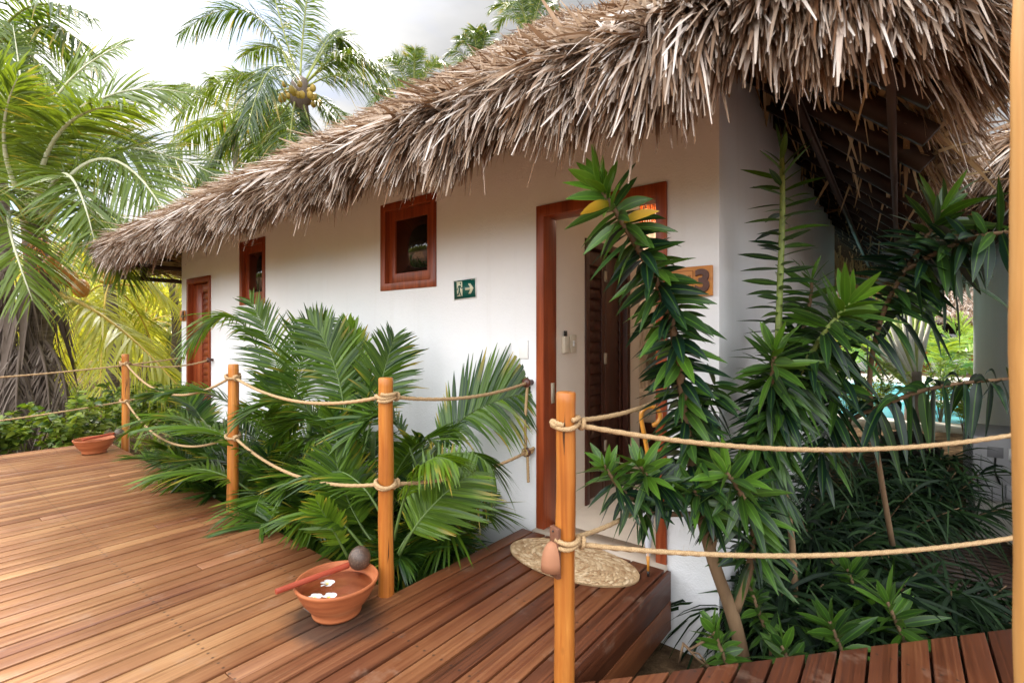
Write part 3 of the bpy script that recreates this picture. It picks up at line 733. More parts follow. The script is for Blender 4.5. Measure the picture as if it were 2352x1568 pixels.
for (a, b, c) in ((.05, .19, .905), (.80, .86, .91), (.875, .905, .91), (.92, .955, .91)): flatpoly(g, [E(a, c - .008), E(b, c - .008), E(b, c + .008), E(a, c + .008)], WY - .0084)
g.build('small_print', T['glow'], es)

def text(body, size, loc, mat, parent, name, extrude=.002, offset=0.0, align='CENTER'):
    c = bpy.data.curves.new(name, 'FONT'); c.body = body; c.size = size; c.extrude = extrude; c.offset = offset; c.align_x = align; c.resolution_u = 6
    c.bevel_depth = extrude * .25 if extrude > .003 else 0
    o = bpy.data.objects.new(name, c); COL.objects.link(o); c.materials.append(mat)
    dg = bpy.context.evaluated_depsgraph_get(); me = bpy.data.meshes.new_from_object(o.evaluated_get(dg)); bpy.data.objects.remove(o); me.materials.clear(); me.materials.append(mat)
    o = bpy.data.objects.new(name, me); COL.objects.link(o)
    o.rotation_euler = (PI / 2, 0, 0)
    if parent: o.parent = parent; o.location = Vector(loc) - wloc(parent)
    else: o.location = loc
    return o
def room_sign(label, cx, cz, num, w=.232, h=.162):
    t = thing('room_sign', label, 'sign', (cx, WY, cz - h / 2))
    g = Geo(); g.box((cx - w / 2, WY - .026, cz - h / 2), (cx + w / 2, WY - .006, cz + h / 2)); b = g.build('sign_board', T['signwood'], t, bevel=.003)
    g = Geo()
    for k in (-.10, .10): g.box((cx + k * w * 4 - .006, WY - .006, cz - h * .4), (cx + k * w * 4 + .006, WY, cz + h * .4))
    g.build('bracket', T['black'], t)
    text(num, .165, (cx + w * .285, WY - .030, cz - .058), T['numwood'], t, 'numeral', .008, .006)
    return t, w, h
cx_, cz_ = -.905, 1.600
rs, w_, h_ = room_sign('orange wooden room plaque with a large brown 3 near the wall corner', cx_, cz_, '3')
text('MKNI', .036, (cx_ - w_ * .18, WY - .0275, cz_ + .010), T['ink'], rs, 'lettering', .001)
g = Geo(); yy = WY - .0275; x0, x1, z0, z1 = cx_ - w_ * .46, cx_ + w_ * .06, cz_ - h_ * .27, cz_ + h_ * .36
for (a, b) in (((x0, z0), (x1, z0)), ((x1, z0), (x1, z1)), ((x1, z1), (x0, z1)), ((x0, z1), (x0, z0))): limb(g, [a, b], .0016, yy)
for k in range(2):
    pts = [(cx_ - w_ * .27 + i * .003, cz_ - .012 - k * .008 + .0014 * math.sin(i * 1.3)) for i in range(14)]; limb(g, pts, .0011, yy - .0003)
for i in range(5): limb(g, [(cx_ - w_ * .40 + i * .016, cz_ - .040), (cx_ - w_ * .40 + i * .016 + .009, cz_ - .040)], .003, yy - .0003)
g.build('engraved_border', T['ink'], rs)
rs2, _, _ = room_sign('dark wooden room plaque at the left corner of the wall beside the far door', -8.255, 1.60, '4', .17, .15)

# plates and switches
g = Geo(); p = at(1205, 802, y=WY); g.box((p[0] - .042, WY - .010, p[2] - .065), (p[0] + .035, WY - .001, p[2] + .065))
put('cover_plate', 'white blank cover plate on the wall left of the open door', 'cover plate', g, T['white'], bevel=.004)
p = at(1294, 790, x=PX)
t = thing('key_card_holder', 'ivory key card holder with a black card on the cream inner wall', 'card holder', (PX, p[1], p[2] - .07))
g = Geo(); g.box((PX + .001, p[1] - .03, p[2] - .065), (PX + .030, p[1] + .045, p[2] + .055)); g.build('holder', T['ivory'], t, bevel=.006)
g = Geo(); g.box((PX + .012, p[1] - .012, p[2] + .056), (PX + .016, p[1] + .028, p[2] + .095)); g.build('card', T['black'], t)
p = at(1312, 788, x=PX)
t = thing('light_switch', 'ivory light switch plate beside the key card holder', 'light switch', (PX, p[1], p[2] - .07))
g = Geo(); g.box((PX + .001, p[1] - .022, p[2] - .07), (PX + .011, p[1] + .06, p[2] + .06)); pl = g.build('switch_plate', T['ivory'], t, bevel=.003)
for k in range(3):
    g = Geo(); g.box((PX + .0111, p[1] + .005, p[2] - .022 + k * .014), (PX + .017, p[1] + .034, p[2] - .010 + k * .014)); g.build('rocker', T['white'], pl)

# inside the room: pendant, bed, net
lp = at(1484, 490, y=4.6)
t = thing('pendant_lamp', 'glowing orange wicker pendant lamp hanging inside the doorway', 'pendant lamp', tuple(lp))
g = Geo(); n = 46
for k in range(n):
    a = 2 * PI * k / n + rng.normal(0, .02); b = a + rng.normal(0, .05)
    prof = [(.14, .13), (.165, .06), (.17, -.02), (.15, -.09), (.07, -.14), (.01, -.15)]
    g.tube([(lp[0] + r_ * math.cos(a + (b - a) * i / 5), lp[1] + r_ * math.sin(a + (b - a) * i / 5), lp[2] + z_) for i, (r_, z_) in enumerate(prof)], .0042, 5)
for (r_, z_) in ((.14, .13), (.168, .05), (.17, -.02), (.15, -.09), (.07, -.14)):
    g.tube([(lp[0] + r_ * math.cos(a), lp[1] + r_ * math.sin(a), lp[2] + z_) for a in np.linspace(0, 2 * PI, 30)], .005, 5)
g.build('wicker_shade', T['wicker'], t)
g = Geo(); g.blob(lp, (.035, .035, .045)); g.build('bulb', T['bulb'], t, smooth=True)
g = Geo(); g.tube([tuple(lp + np.array([0, 0, .04])), (lp[0], lp[1], 2.96)], .004, 6); g.build('cord', T['black'], t)
L_ = bpy.data.lights.new('bulb_light', 'POINT'); L_.energy = 24; L_.color = (1.0, .80, .60); L_.shadow_soft_size = .05
lo = bpy.data.objects.new('bulb_light', L_); COL.objects.link(lo); lo.parent = t; lo.location = (0, 0, -.01)
t = thing('bed', 'bed with pale pink linen seen through the open door', 'bed', (-2.6, 6.0, 0))
g = Geo(); g.box((-3.6, 5.2, .006), (-1.75, 7.2, .35)); g.build('bed_base', T['darkwood'], t, bevel=.01)
g = Geo(); g.box((-3.58, 5.18, .35), (-1.76, 7.18, .72)); g.build('mattress', T['linen'], t, bevel=.05)
for k in (-3.1, -2.25): 
    g = Geo(); g.blob((k, 6.85, .80), (.34, .2, .11), 18, 11); g.build('pillow', T['white'], t, smooth=True)
g = Geo(); m_, q_ = 60, 24
uu, vv = np.meshgrid(np.linspace(0, 1, m_), np.linspace(0, 1, q_))
wd_ = .55 * (.25 + .75 * np.abs(vv - .28) ** .7); cxx = -2.16 - .16 * np.exp(-((vv - .25) / .2) ** 2)
V = np.stack([cxx + (uu - .5) * wd_, 5.25 + .035 * np.sin(uu * 42 + vv * 3) * (.5 + vv) + .1 * (uu - .5), .35 + vv * 2.3], -1)
i = np.arange(q_ - 1)[:, None] * m_ + np.arange(m_ - 1)[None]
g.add(V.reshape(-1, 3), np.stack([i, i + 1, i + m_ + 1, i + m_], -1).reshape(-1, 4))
put('bed_net', 'gathered cream net curtain hanging by the bed inside the room', 'net curtain', g, T['net'], smooth=True)

# ------------------------------------------------------------------ rope posts
PTOP = 1.085
POSTS = {'a': (-7.15, 1.80), 'b': (-3.93, 1.645), 'c': (-2.045, 1.585), 'd': (-.995, 1.600), 'e': (.47, 3.10), 'f': (-8.32, -.15)}
def rope_post(x, y, label, zt=PTOP, r=.0375, zb=-.3, mat='post', cat='post', group='round timber posts carrying the rope railing'):
    g = Geo(); zs = np.linspace(zb, zt, 14); ph = rng.uniform(0, 6, 2)
    zs = np.linspace(zb, zt, 40); pts = [(x + .005 * math.sin(z * 3 + ph[0]) + .0015 * math.sin(z * 11 + ph[1]), y + .005 * math.sin(z * 2.6 + ph[1]), z) for z in zs]
    rad = np.array([r * (1.07 - .10 * (z - zb) / (zt - zb)) * (1 + .014 * math.sin(z * 9 + ph[0]) + .02 * math.exp(-((z - .35 - .1 * ph[0]) / .03) ** 2) + .012 * math.sin(z * 23 + ph[1])) for z in zs])
    pts.append((pts[-1][0], pts[-1][1], zt + .006)); rad = np.append(rad, r * .86)
    g.tube(pts, rad, 22)
    o = put('rope_post', label, cat, g, T[mat], group, smooth=True)
    return o
rope_post(*POSTS['a'], 'far round timber post beside the second clay bowl')
rope_post(*POSTS['b'], 'middle round timber post with a long dark crack at the deck edge')
rope_post(*POSTS['c'], 'round timber post right behind the large clay bowl with flowers')
rope_post(*POSTS['d'], 'nearest whole timber post carrying the small clay lamp')
rope_post(*POSTS['e'], 'timber post at the end of the ropes, hidden behind the blurred post')
nearp = at(2347, 1100, Z=.92)
rope_post(float(nearp[0] + .041), float(nearp[1] + .023), 'close blurred pale timber post cut by the right edge of the photo', 2.25, .050, mat='postpale')

# ------------------------------------------------------------------ ropes
RR = .0095
def sagline(p, q, sag, n=None):
    p, q = np.array(p, float), np.array(q, float); L = np.linalg.norm(q - p); n = n or max(12, int(L / .011)); t = np.linspace(0, 1, n)[:, None]
    P = p + (q - p) * t; P[:, 2] -= sag * 4 * (t[:, 0] * (1 - t[:, 0])); 
    return P
def wrap(g, x, y, z, r, turns=1.2, a0=0.0, rise=.02):
    t = np.linspace(0, 1, int(46 * turns)); a = a0 + t * turns * 2 * PI
    g.tube(np.column_stack([x + r * np.cos(a), y + r * np.sin(a), z + rise * (t - .5) + .006 * np.sin(a * 2)]), RR * .95, 9, lobes=3, lobe_amp=.4, twist=150)
def fuzz(g, P, n, L=.014):
    idx = rng.integers(0, len(P) - 1, n); D = unit(rng.normal(0, 1, (n, 3)) + unit(np.gradient(P, axis=0)[idx]) * .9)
    g.strips(P[idx] + D * RR * .6, D, rng.normal(0, 1, (n, 3)), rng.uniform(.3, 1.3, n) * L, .0007, rng.normal(0, .3, n), nseg=2, prof=[1, .8, .3])
def rope(label, p, q, sag, knots=(), fz=0, drop=None):
    g = Geo(); P = sagline(p, q, sag); g.tube(P, RR, 9, lobes=3, lobe_amp=.4, twist=150)
    if fz: fuzz(g, P, int(fz * np.linalg.norm(P[-1] - P[0])))
    if drop is not None: g.tube(drop, RR, 9, lobes=3, lobe_amp=.4, twist=150)
    o = put('rope', label, 'rope', g, T['rope'], 'tan ropes of the railing', smooth=True)
    for (x, y, z, r) in knots:
        k = Geo(); wrap(k, x, y, z, r, 1.3, rng.uniform(0, 6)); wrap(k, x, y, z + .012, r + .003, .8, rng.uniform(0, 6), -.03)
        d = unit(np.array([(p[0] + q[0]) / 2 - x, (p[1] + q[1]) / 2 - y, 0]))
        c = np.array([x, y, z]) + d * (r + .012)
        a = np.linspace(0, 2 * PI * 1.3, 34); e = np.cross(d, [0, 0, 1])
        k.tube(c + .016 * (np.cos(a)[:, None] * e + np.sin(a)[:, None] * np.array([0, 0, 1.0])) + d * (np.linspace(-.012, .014, 34))[:, None], RR * .95, 8, lobes=3, lobe_amp=.4, twist=150)
        if fz: fuzz(k, np.tile(c, (6, 1)) + rng.normal(0, .014, (6, 3)), 26, .03)
        k.build('knot', T['rope'], o, smooth=True)
    return o
def off(pn, qn, z, r=.045):
    a = np.array(POSTS[pn]); b = np.array(POSTS[qn]) if isinstance(qn, str) else np.array(qn); d = unit(b - a) * r
    return (a[0] + d[0], a[1] + d[1], z)
PEG = {'L': (-1.995, WY - .052), 'R': (-.992, WY - .052), 'l': (-7.235, WY - .052), 'k': (-8.22, WY - .052)}
kn = lambda n, z: (POSTS[n][0], POSTS[n][1], z, .047)
U, LO = .99, .545
rope('upper rope sagging deeply between the far post and the cracked middle post', off('a', 'b', .98), off('b', 'a', U), .235, [kn('a', .98)], 60)
rope('lower rope sagging into the palms between the far post and the middle post', off('a', 'b', .54), off('b', 'a', LO), .25, [kn('a', .54)], 60)
rope('upper rope in front of the palms between the middle post and the bowl post', off('b', 'c', U), off('c', 'b', U), .095, [kn('b', U)], 90)
rope('lower rope in front of the palms between the middle post and the bowl post', off('b', 'c', LO), off('c', 'b', LO), .115, [kn('b', LO)], 90)
dr = [(PEG['L'][0], PEG['L'][1] - .005, .985 - .005 * 0 - k) for k in np.linspace(0, .47, 40)]
dr = [(x + .012 * math.sin(z * 7), y, z) for (x, y, z) in dr]
rope('upper rope from the bowl post to the door peg, its end hanging down the wall', off('c', PEG['L'], U), (PEG['L'][0], PEG['L'][1], .985), .05, [kn('c', U)], 120, dr)
dr = [(PEG['L'][0] + .01 + .01 * k * 4, PEG['L'][1] - .012, .515 - k) for k in np.linspace(0, .20, 24)]
ro = rope('lower rope from the bowl post to the lower door peg, with a short loose end', off('c', PEG['L'], LO), (PEG['L'][0], PEG['L'][1] - .004, .515), .05, [kn('c', LO), (PEG['L'][0], PEG['L'][1] + .02, .515, .028)], 120, dr)
rope('upper rope from the lamp post back to the wall right of the door', off('d', PEG['R'], .975), (PEG['R'][0], PEG['R'][1], .985), .03, [], 260)
rope('lower rope from the lamp post back to the wall below the umbrella', off('d', PEG['R'], .525), (PEG['R'][0], PEG['R'][1], .515), .05, [], 160)
rope('long upper rope sagging to the right across the dark leafy plants', off('d', 'e', .965), off('e', 'd', .885), .085, [kn('d', .968)], 300)
rope('long lower rope sagging to the right in front of the shaded bed', off('d', 'e', .515), off('e', 'd', .44), .065, [kn('d', .52)], 260)
rope('upper rope leaving the left edge of the photo towards the far wall corner', (POSTS['f'][0], POSTS['f'][1], .80), (PEG['k'][0], PEG['k'][1], .985), .05)
rope('lower rope leaving the left edge of the photo above the far bowl', (POSTS['f'][0], POSTS['f'][1], .285), (PEG['k'][0], PEG['k'][1], .52), .06)
rope('thin upper rope from the far post to the peg beside the louvred door', off('a', PEG['l'], .97), (PEG['l'][0], PEG['l'][1], .985), .06)

# clay lamp on the nearest post
dx, dy = POSTS['d']; dirv = unit(np.array([-.36, -.93, 0])); sdv = np.array([-dirv[1], dirv[0], 0])
t = thing('post_lamp', 'small clay shade on a wooden plate hung on the nearest post', 'lamp', (dx, dy, .34))
Mr = Matrix((( *sdv,), (*dirv,), (0, 0, 1))).transposed().to_4x4(); Mr.translation = Vector((dx, dy, 0)) + Vector(dirv) * .036
g = Geo(); g.box((-.024, 0, .405), (.024, .018, .59), M=Mr); g.build('back_plate', m_plain('brown_plate_wood', (.15, .062, .034), .5, .4, .2, 30), t, bevel=.002)
g = Geo()
for z in (.418, .577): g.blob(np.array([dx, dy, z]) + dirv * .056, (.004, .004, .004), 8, 6)
g.build('screw', T['black'], t)
ang = np.linspace(0, PI, 22); prof = [(.004, .102), (.018, .098), (.029, .082), (.037, .058), (.041, .030), (.0425, .0)]
v = np.array([[r_ * math.cos(a), r_ * math.sin(a) * 1.15, z_] for (r_, z_) in prof for a in ang]); n_ = len(ang)
vi = v * np.array([.9, .9, .97]); 
M2 = Mr.copy(); M2.translation = Mr.translation + Vector(dirv) * .018 + Vector((0, 0, .436))
tr = lambda a: a @ np.array(M2.to_3x3()).T + np.array(M2.translation)
i = np.arange(len(prof) - 1)[:, None] * n_ + np.arange(n_ - 1)[None]; Q = np.stack([i, i + n_, i + n_ + 1, i + 1], -1).reshape(-1, 4)
g = Geo(); g.add(tr(v), Q); g.add(tr(vi), Q[:, ::-1]); b_ = (len(prof) - 1) * n_; k_ = len(v)
g.q.append(np.array([[b_ + j, k_ + b_ + j, k_ + b_ + j + 1, b_ + j + 1] for j in range(n_ - 1)]))
g.build('clay_shade', T['palecley'], t, smooth=True)

# ------------------------------------------------------------------ clay bowls, ladles, flowers
def bowl(label, x, y, s=1.0, flat=False):
    t = thing('clay_bowl', label, 'bowl', (x, y, 0))
    prof = [(0, .012), (.098, .012), (.108, .004), (.112, .016), (.108, .028), (.128, .050), (.153, .084), (.170, .115), (.180, .140), (.186, .148), (.190, .157), (.186, .164), (.178, .162),
            (.170, .142), (.156, .105), (.132, .062), (.090, .034), (.03, .026), (0, .025)]
    g = Geo(); g.lathe([(r_ * s, z_ * s) for r_, z_ in prof], 72, (x, y, .0015)); g.build('bowl_body', T['clay'], t, smooth=True)
    g = Geo(); g.lathe([(.1625 * s, 0), (0, 0)], 48, (x, y, .121 * s)); g.build('water', T['water'], t)
    return t
bp = np.array([-2.085, 1.335]); bowl('large terracotta bowl of water with white flowers on the deck corner', *bp)
b2 = np.array([-7.07, 1.50]); bowl('second reddish clay bowl far along the deck beside the far post', *b2)
def ladle(label, p, q, c, r):
    t = thing('coconut_ladle', label, 'ladle', tuple(p)); p, q = np.array(p), np.array(q)
    g = Geo(); n = 14; P = p + (q - p) * np.linspace(0, 1, n)[:, None]; g.tube(P, np.linspace(.0125, .0145, n), 14); g.build('handle', T['red_wood'], t, smooth=False, bevel=.001)
    g = Geo(); ax = unit(np.array(c) - p)
    g.blob((0, 0, 0), (r, r, r * 1.04), 28, 18); v = g.v[0]; top = np.clip((v[:, 2] / r - .8) / .2, 0, 1); v[:, 2] += top * r * .06
    g.v[0] = v + np.array(c); g.build('coconut_shell', T['shell'], t, smooth=True)
    return t
ladle('red stick ladle with a coconut shell lying across the large clay bowl', at(634, 1358, Z=2.17), at(800, 1297, Z=2.44), at(826, 1281, Z=2.47), .054)
p = at(190, 1015, Z=5.30) + [0, 0, .025]; q = at(262, 1000, Z=5.55) + [0, 0, .025]
ladle('red stick ladle lying across the far clay bowl', p, q, q + unit(q - p) * .05 + np.array([0, 0, -.01]), .05)
def flower(label, px, py, s=.036, tilt=.12):
    c = at(px, py, z=.125); g = Geo(); a0 = rng.uniform(0, 6)
    A = a0 + np.arange(5) * 2 * PI / 5; D = np.column_stack([np.cos(A), np.sin(A), np.full(5, .30)]); Wv = np.column_stack([-np.sin(A), np.cos(A), np.full(5, .25)])
    g.strips(np.tile(c, (5, 1)), D, Wv, s, s * .95, .12, nseg=5, prof=[.25, .7, .98, 1, .75, .25], fold=.15)
    put('frangipani_flower', label, 'flower', g, T['petal'], 'white flowers floating in the large clay bowl', smooth=True)
flower('white flower floating alone at the back of the large clay bowl', 752, 1341)
flower('white flower floating at the front left of the large clay bowl', 722, 1374)
flower('white flower floating at the front middle of the large clay bowl', 756, 1372)

# ------------------------------------------------------------------ woven mat, umbrella
c0 = np.array([-1.50, 2.475]); A_, B_ = .405, .225
g = Geo(); rings = 11
for k in range(rings):
    f = (k + .6) / rings; a = .02 + (A_ - .02) * f; b = B_ * f * .98 + .005
    a2 = a - b * .0
    th = np.linspace(0, 2 * PI, 400); L = np.sum(np.hypot(np.diff(a * np.cos(th)), np.diff(b * np.sin(th)))); n = max(8, int(L / .024))
    tt = np.interp((np.arange(n) + .5 * (k % 2)) / n * L, np.concatenate([[0], np.cumsum(np.hypot(np.diff(a * np.cos(th)), np.diff(b * np.sin(th))))]), th)
    tt = tt + rng.normal(0, .01, n)
    for rep, sgn in ((0, 1), (1, -1)):
        P = np.column_stack([c0[0] + a * np.cos(tt), c0[1] + b * np.sin(tt), np.full(n, .012) + rng.normal(0, .002, n)])
        D = np.column_stack([-a * np.sin(tt), b * np.cos(tt), 0 * tt]); D = unit(D); R = np.column_stack([D[:, 1], -D[:, 0], 0 * tt])
        D2 = D * sgn + R * .55; 
        g.strips(P - D2 * .016 - R * .004 + np.array([0, 0, .002 * rep]), D2 + np.array([0, 0, .45]), R - D * sgn * .5, rng.uniform(.038, .05, n), rng.uniform(.013, .019, n), .45, nseg=4, prof=[.5, 1, 1, .85, .4], fold=-.35)
th = np.linspace(0, 2 * PI, 90, endpoint=False)
for zz in (.003, .011): g.add(np.column_stack([c0[0] + (A_ + .004) * np.cos(th), c0[1] + (B_ + .004) * np.sin(th), np.full(90, zz)]), poly=[list(range(90))])
put('woven_mat', 'oval braided straw mat lying in front of the open door', 'door mat', g, T['straw'], smooth=True)

ub = at(1489, 1322, z=.004); ut = at(1487, 990, Z=float((ub - [0, 0, 0]) @ [-.6153, .7882, 0]) + .03)
t = thing('umbrella', 'white folded umbrella with a curved cane handle standing by the right door frame', 'umbrella', tuple(ub))
ax = lambda f: ub + (ut - ub) * f
g = Geo(); n = 16; rows = 10; V = []
for k in range(rows):
    f = .14 + .60 * k / (rows - 1); rad = [.011, .016, .022, .028, .032, .034, .033, .030, .024, .012][k]
    for j in range(n * 2):
        a = PI * j / n + k * .12; V.append(ax(f) + rad * (1 if j % 2 == 0 else .62) * np.array([math.cos(a), math.sin(a), 0]))
m_ = n * 2; i = np.arange(rows - 1)[:, None] * m_; j = np.arange(m_)[None]; k = (j + 1) % m_
g.add(V, np.stack([i + j, i + k, i + m_ + k, i + m_ + j], -1).reshape(-1, 4)); g.build('canopy', T['fabric'], t, smooth=True)
g = Geo(); g.tube([ax(.03), ax(.16)], [.006, .010], 10); g.build('shaft', T['cane'], t)
g = Geo(); g.tube([ax(0), ax(.035)], [.006, .007], 10); g.build('ferrule', T['black'], t)
g = Geo(); h0 = ax(.74); h1 = at(1473, 955, Z=float(ut @ [-.6153, .7882, 0])); R_ = np.array([.7882, .6153, 0])
ccen = h1 + R_ * .052; a = np.linspace(PI, -.45 * PI, 24)
hook = [h0, ax(.86), h1 + np.array([0, 0, -.02])] + [ccen + .052 * (math.cos(q) * R_ + math.sin(q) * np.array([0, 0, 1])) for q in a]
g.tube(hook, .0125, 12); g.build('crook_handle', T['cane'], t, smooth=True)

# ------------------------------------------------------------------ outdoor unit, beanbag, odds and ends by the alley
t = thing('outdoor_unit', 'grey air conditioner outdoor unit on concrete supports at the right edge', 'air conditioner', (.7, 6.2, GZ))
g = Geo(); ax0, ax1, ay0, ay1, az0, az1 = .50, .86, 5.86, 6.70, -.10, .44
g.box((ax0, ay0, az0), (ax1, ay1, az1)); body = g.build('casing', T['metal'], t, bevel=.008)
g = Geo(); g.box((ax0 + .05, ay0 - .006, .08), (ax1 - .02, ay0 - .0005, .38)); g.build('side_panel', T['metal'], body, bevel=.003)
g = Geo(); g.box((ax0 + .09, ay0 - .012, .27), (ax0 + .19, ay0 - .0065, .36)); g.build('terminal_cover', T['greymid'], body, bevel=.002)
g = Geo(); g.box((ax0 + .22, ay0 - .0085, .25), (ax0 + .28, ay0 - .0065, .36)); g.build('rating_label', T['white'], body)
g = Geo(); g.box((ax0 + .20, ay0 - .05, -.07), (ax0 + .32, ay0 - .0065, .06)); g.build('valve_cover', T['metal'], body, bevel=.01)
g = Geo(); g.tube([(ax0 + .14, ay0 - .012, .27), (ax0 + .135, ay0 - .03, .16), (ax0 + .17, ay0 - .02, .05)], .007, 8); g.build('cable', T['black'], body, smooth=True)
g = Geo(); g.tube([(ax0 + .28, ay0 - .03, -.05), (ax0 + .30, ay0 - .07, -.2), (ax0 + .34, ay0 - .06, -.42)], .022, 10); g.build('pipe', T['greymid'], body, smooth=True)
g = Geo()
for z in np.linspace(-.02, .38, 14): g.box((ax0 - .006, ay0 + .06, z - .006), (ax0 - .0005, ay1 - .06, z + .006))
g.build('grille', T['greymid'], body)
for yy in (ay0 + .1, ay1 - .1):
    g = Geo(); g.box((ax0 + .02, yy - .07, GZ - .1), (ax1 - .02, yy + .07, az0 - .0)); g.build('support', T['concrete'], t, bevel=.008)
bb = at(2088, 1015, Z=6.9)
t = thing('beanbag', 'dark rounded beanbag seat among the bushes near the pool', 'beanbag', (bb[0], bb[1], GZ))
g = Geo(); g.blob((0, 0, 0), (.36, .36, .36), 30, 16); v = g.v[0]; v[:, 2] *= .72; a = np.arctan2(v[:, 1], v[:, 0]); v *= (1 + .035 * np.sin(a * 11 + v[:, 2:3].ravel() * 9))[:, None]
v[:, 2] = np.maximum(v[:, 2], -.2); g.v[0] = v + np.array([bb[0], bb[1], GZ + .22]); g.build('seat_bag', T['darkcloth'], t, smooth=True)
g = Geo(); g.tube([(bb[0] + .05, bb[1] - .05, GZ + .46), (bb[0] + .10, bb[1] - .05, GZ + .53), (bb[0] + .15, bb[1] - .04, GZ + .45)], .015, 8); g.build('handle', T['darkcloth'], t, smooth=True)
sl_ = Geo()
for k in range(34):
    yy = 3.75 + k * .085; sl_.box((-.22 + rng.normal(0, .02), yy, GZ + .03), (.72 + rng.normal(0, .02), yy + .05, GZ + .06), tone=.3 + rng.normal(0, .1))
for xx in (-.1, .6): sl_.box((xx, 3.7, GZ - .02), (xx + .05, 6.7, GZ + .029))
tag(sl_.build('slatted_path', T['rafter']), kind='structure')
#PLANTS
# ------------------------------------------------------------------ plant builders
def bez(a, m, b, t):
    a, m, b = (np.asarray(k, float) for k in (a, m, b)); c = 2 * m - .5 * (a + b); t = np.asarray(t)[:, None]
    return (1 - t) ** 2 * a + 2 * t * (1 - t) * c + t ** 2 * b, unit(2 * (1 - t) * (c - a) + 2 * t * (b - c))
def frond_geo(a, m, b, n, LL, LW, t0=.12, ang=(1.15, .45), droop=.35, vee=.25, tone=.4, rr=(.014, .003), up=None, nseg=4, jit=.12, oneside=0, gap=0.0):
    """feathered palm leaf: returns (leaflets, rib)"""
    g = Geo(); r = Geo(); t = np.linspace(t0, .995, n); P, Tn = bez(a, m, b, t)
    upv = np.array([0, 0, 1.0]) if up is None else np.asarray(up, float)
    S = unit(np.cross(Tn, upv) + 1e-4); N = np.cross(S, Tn)
    f = (t - t0) / (1 - t0); al = ang[0] + (ang[1] - ang[0]) * f
    prof = np.clip(.50 + 1.5 * f, 0, 1) * np.clip(1.30 - .95 * f ** 2.2, .15, 1)
    for sg in ((1, -1) if not oneside else (oneside,)):
        keep = rng.random(n) > gap
        v = vee + rng.normal(0, jit, n)
        side = sg * S * np.cos(v)[:, None] + N * np.sin(v)[:, None]
        aa = al + rng.normal(0, jit, n)
        D = Tn * np.cos(aa)[:, None] + side * np.sin(aa)[:, None]
        Wv = Tn + N * rng.normal(0.15, .25, n)[:, None]
        g.strips(P[keep], D[keep], Wv[keep], (LL * prof * rng.uniform(.85, 1.1, n))[keep], (LW * (.55 + .45 * prof) * rng.uniform(.8, 1.1, n))[keep], (droop * rng.uniform(.55, 1.5, n))[keep], nseg=nseg, prof=np.interp(np.linspace(0, 1, nseg + 1), [0, .25, .6, .85, 1], [.5, 1, .85, .5, .06]), tone=np.clip(tone + rng.normal(0, .10, keep.sum()), 0, 1))
    tt = np.linspace(0, 1, 16); PP, _ = bez(a, m, b, tt); r.tube(PP, np.linspace(rr[0], rr[1], 16), 6)
    return g, r

def add_frond(root, fr, leaf, rib, name='frond'):
    f = fr[0].build(name, leaf, root, smooth=True); fr[1].build('rib', rib, f, smooth=True); return f

def rand_fronds(c, n, L, el=(75, -35), k=.33, seed_az=0.0, azr=None):
    out = []
    for i in range(n):
        az = seed_az + i * 2.39996 + rng.normal(0, .15) if azr is None else rng.uniform(*azr)
        e = math.radians(el[0] + (el[1] - el[0]) * ((i + .5) / n) + rng.normal(0, 5)); l = L * rng.uniform(.85, 1.1)
        d = np.array([math.cos(az) * math.cos(e), math.sin(az) * math.cos(e), math.sin(e)])
        m = c + d * l * .5; b = c + d * l * .88 + np.array([0, 0, -l * k * (.55 + .9 * math.cos(e))]); m[2] += l * .05
        out.append((c, m, b))
    return out

def palm(label, base, crown, fronds, r=.16, leaf='coco', rib='rachis', LL=.85, LW=.045, n=62, nuts=0, nutmat='nut', tone=(.2, .75), droop=.55, group=None, nseg=3, rr=(.032, .006), vee=.05, name='coconut_palm', gap=.04, ups=0):
    root = thing(name, label, 'palm tree', tuple(base), group); base, crown = np.array(base, float), np.array(crown, float)
    t = np.linspace(0, 1, 16)[:, None]; P = base + (crown - base) * t; P[:, :2] += .18 * np.sin(t * PI) * np.array([1, .5])
    g = Geo(); rad = r * (1.25 - .45 * t[:, 0] + .05 * np.sin(t[:, 0] * 90)); g.tube(P, rad, 14); g.build('trunk', T['trunk'], root, smooth=True)
    for i, (a, m, b) in enumerate(fronds):
        tn = tone[0] + (tone[1] - tone[0]) * rng.random()
        fr = frond_geo(a, m, b, n, LL, LW, .16, (1.25, .5), droop, vee, tn, rr, nseg=nseg, gap=gap, up=(.7, -.6, .5) if i < ups else None)
        add_frond(root, fr, T[leaf], T[rib])
    for i in range(nuts):
        a = i * 2.4 + rng.normal(0, .3); g = Geo(); s = rng.uniform(.8, 1.1)
        c = crown + np.array([math.cos(a) * rng.uniform(.28, .62), math.sin(a) * rng.uniform(.28, .62), -.10 - .42 * rng.random()]) + unit(np.array([-crown[0], -crown[1], 0])) * .28
        g.blob(c, np.array([.088, .088, .112]) * s, 14, 10); g.build('coconut', T[nutmat], root, smooth=True)
    return root

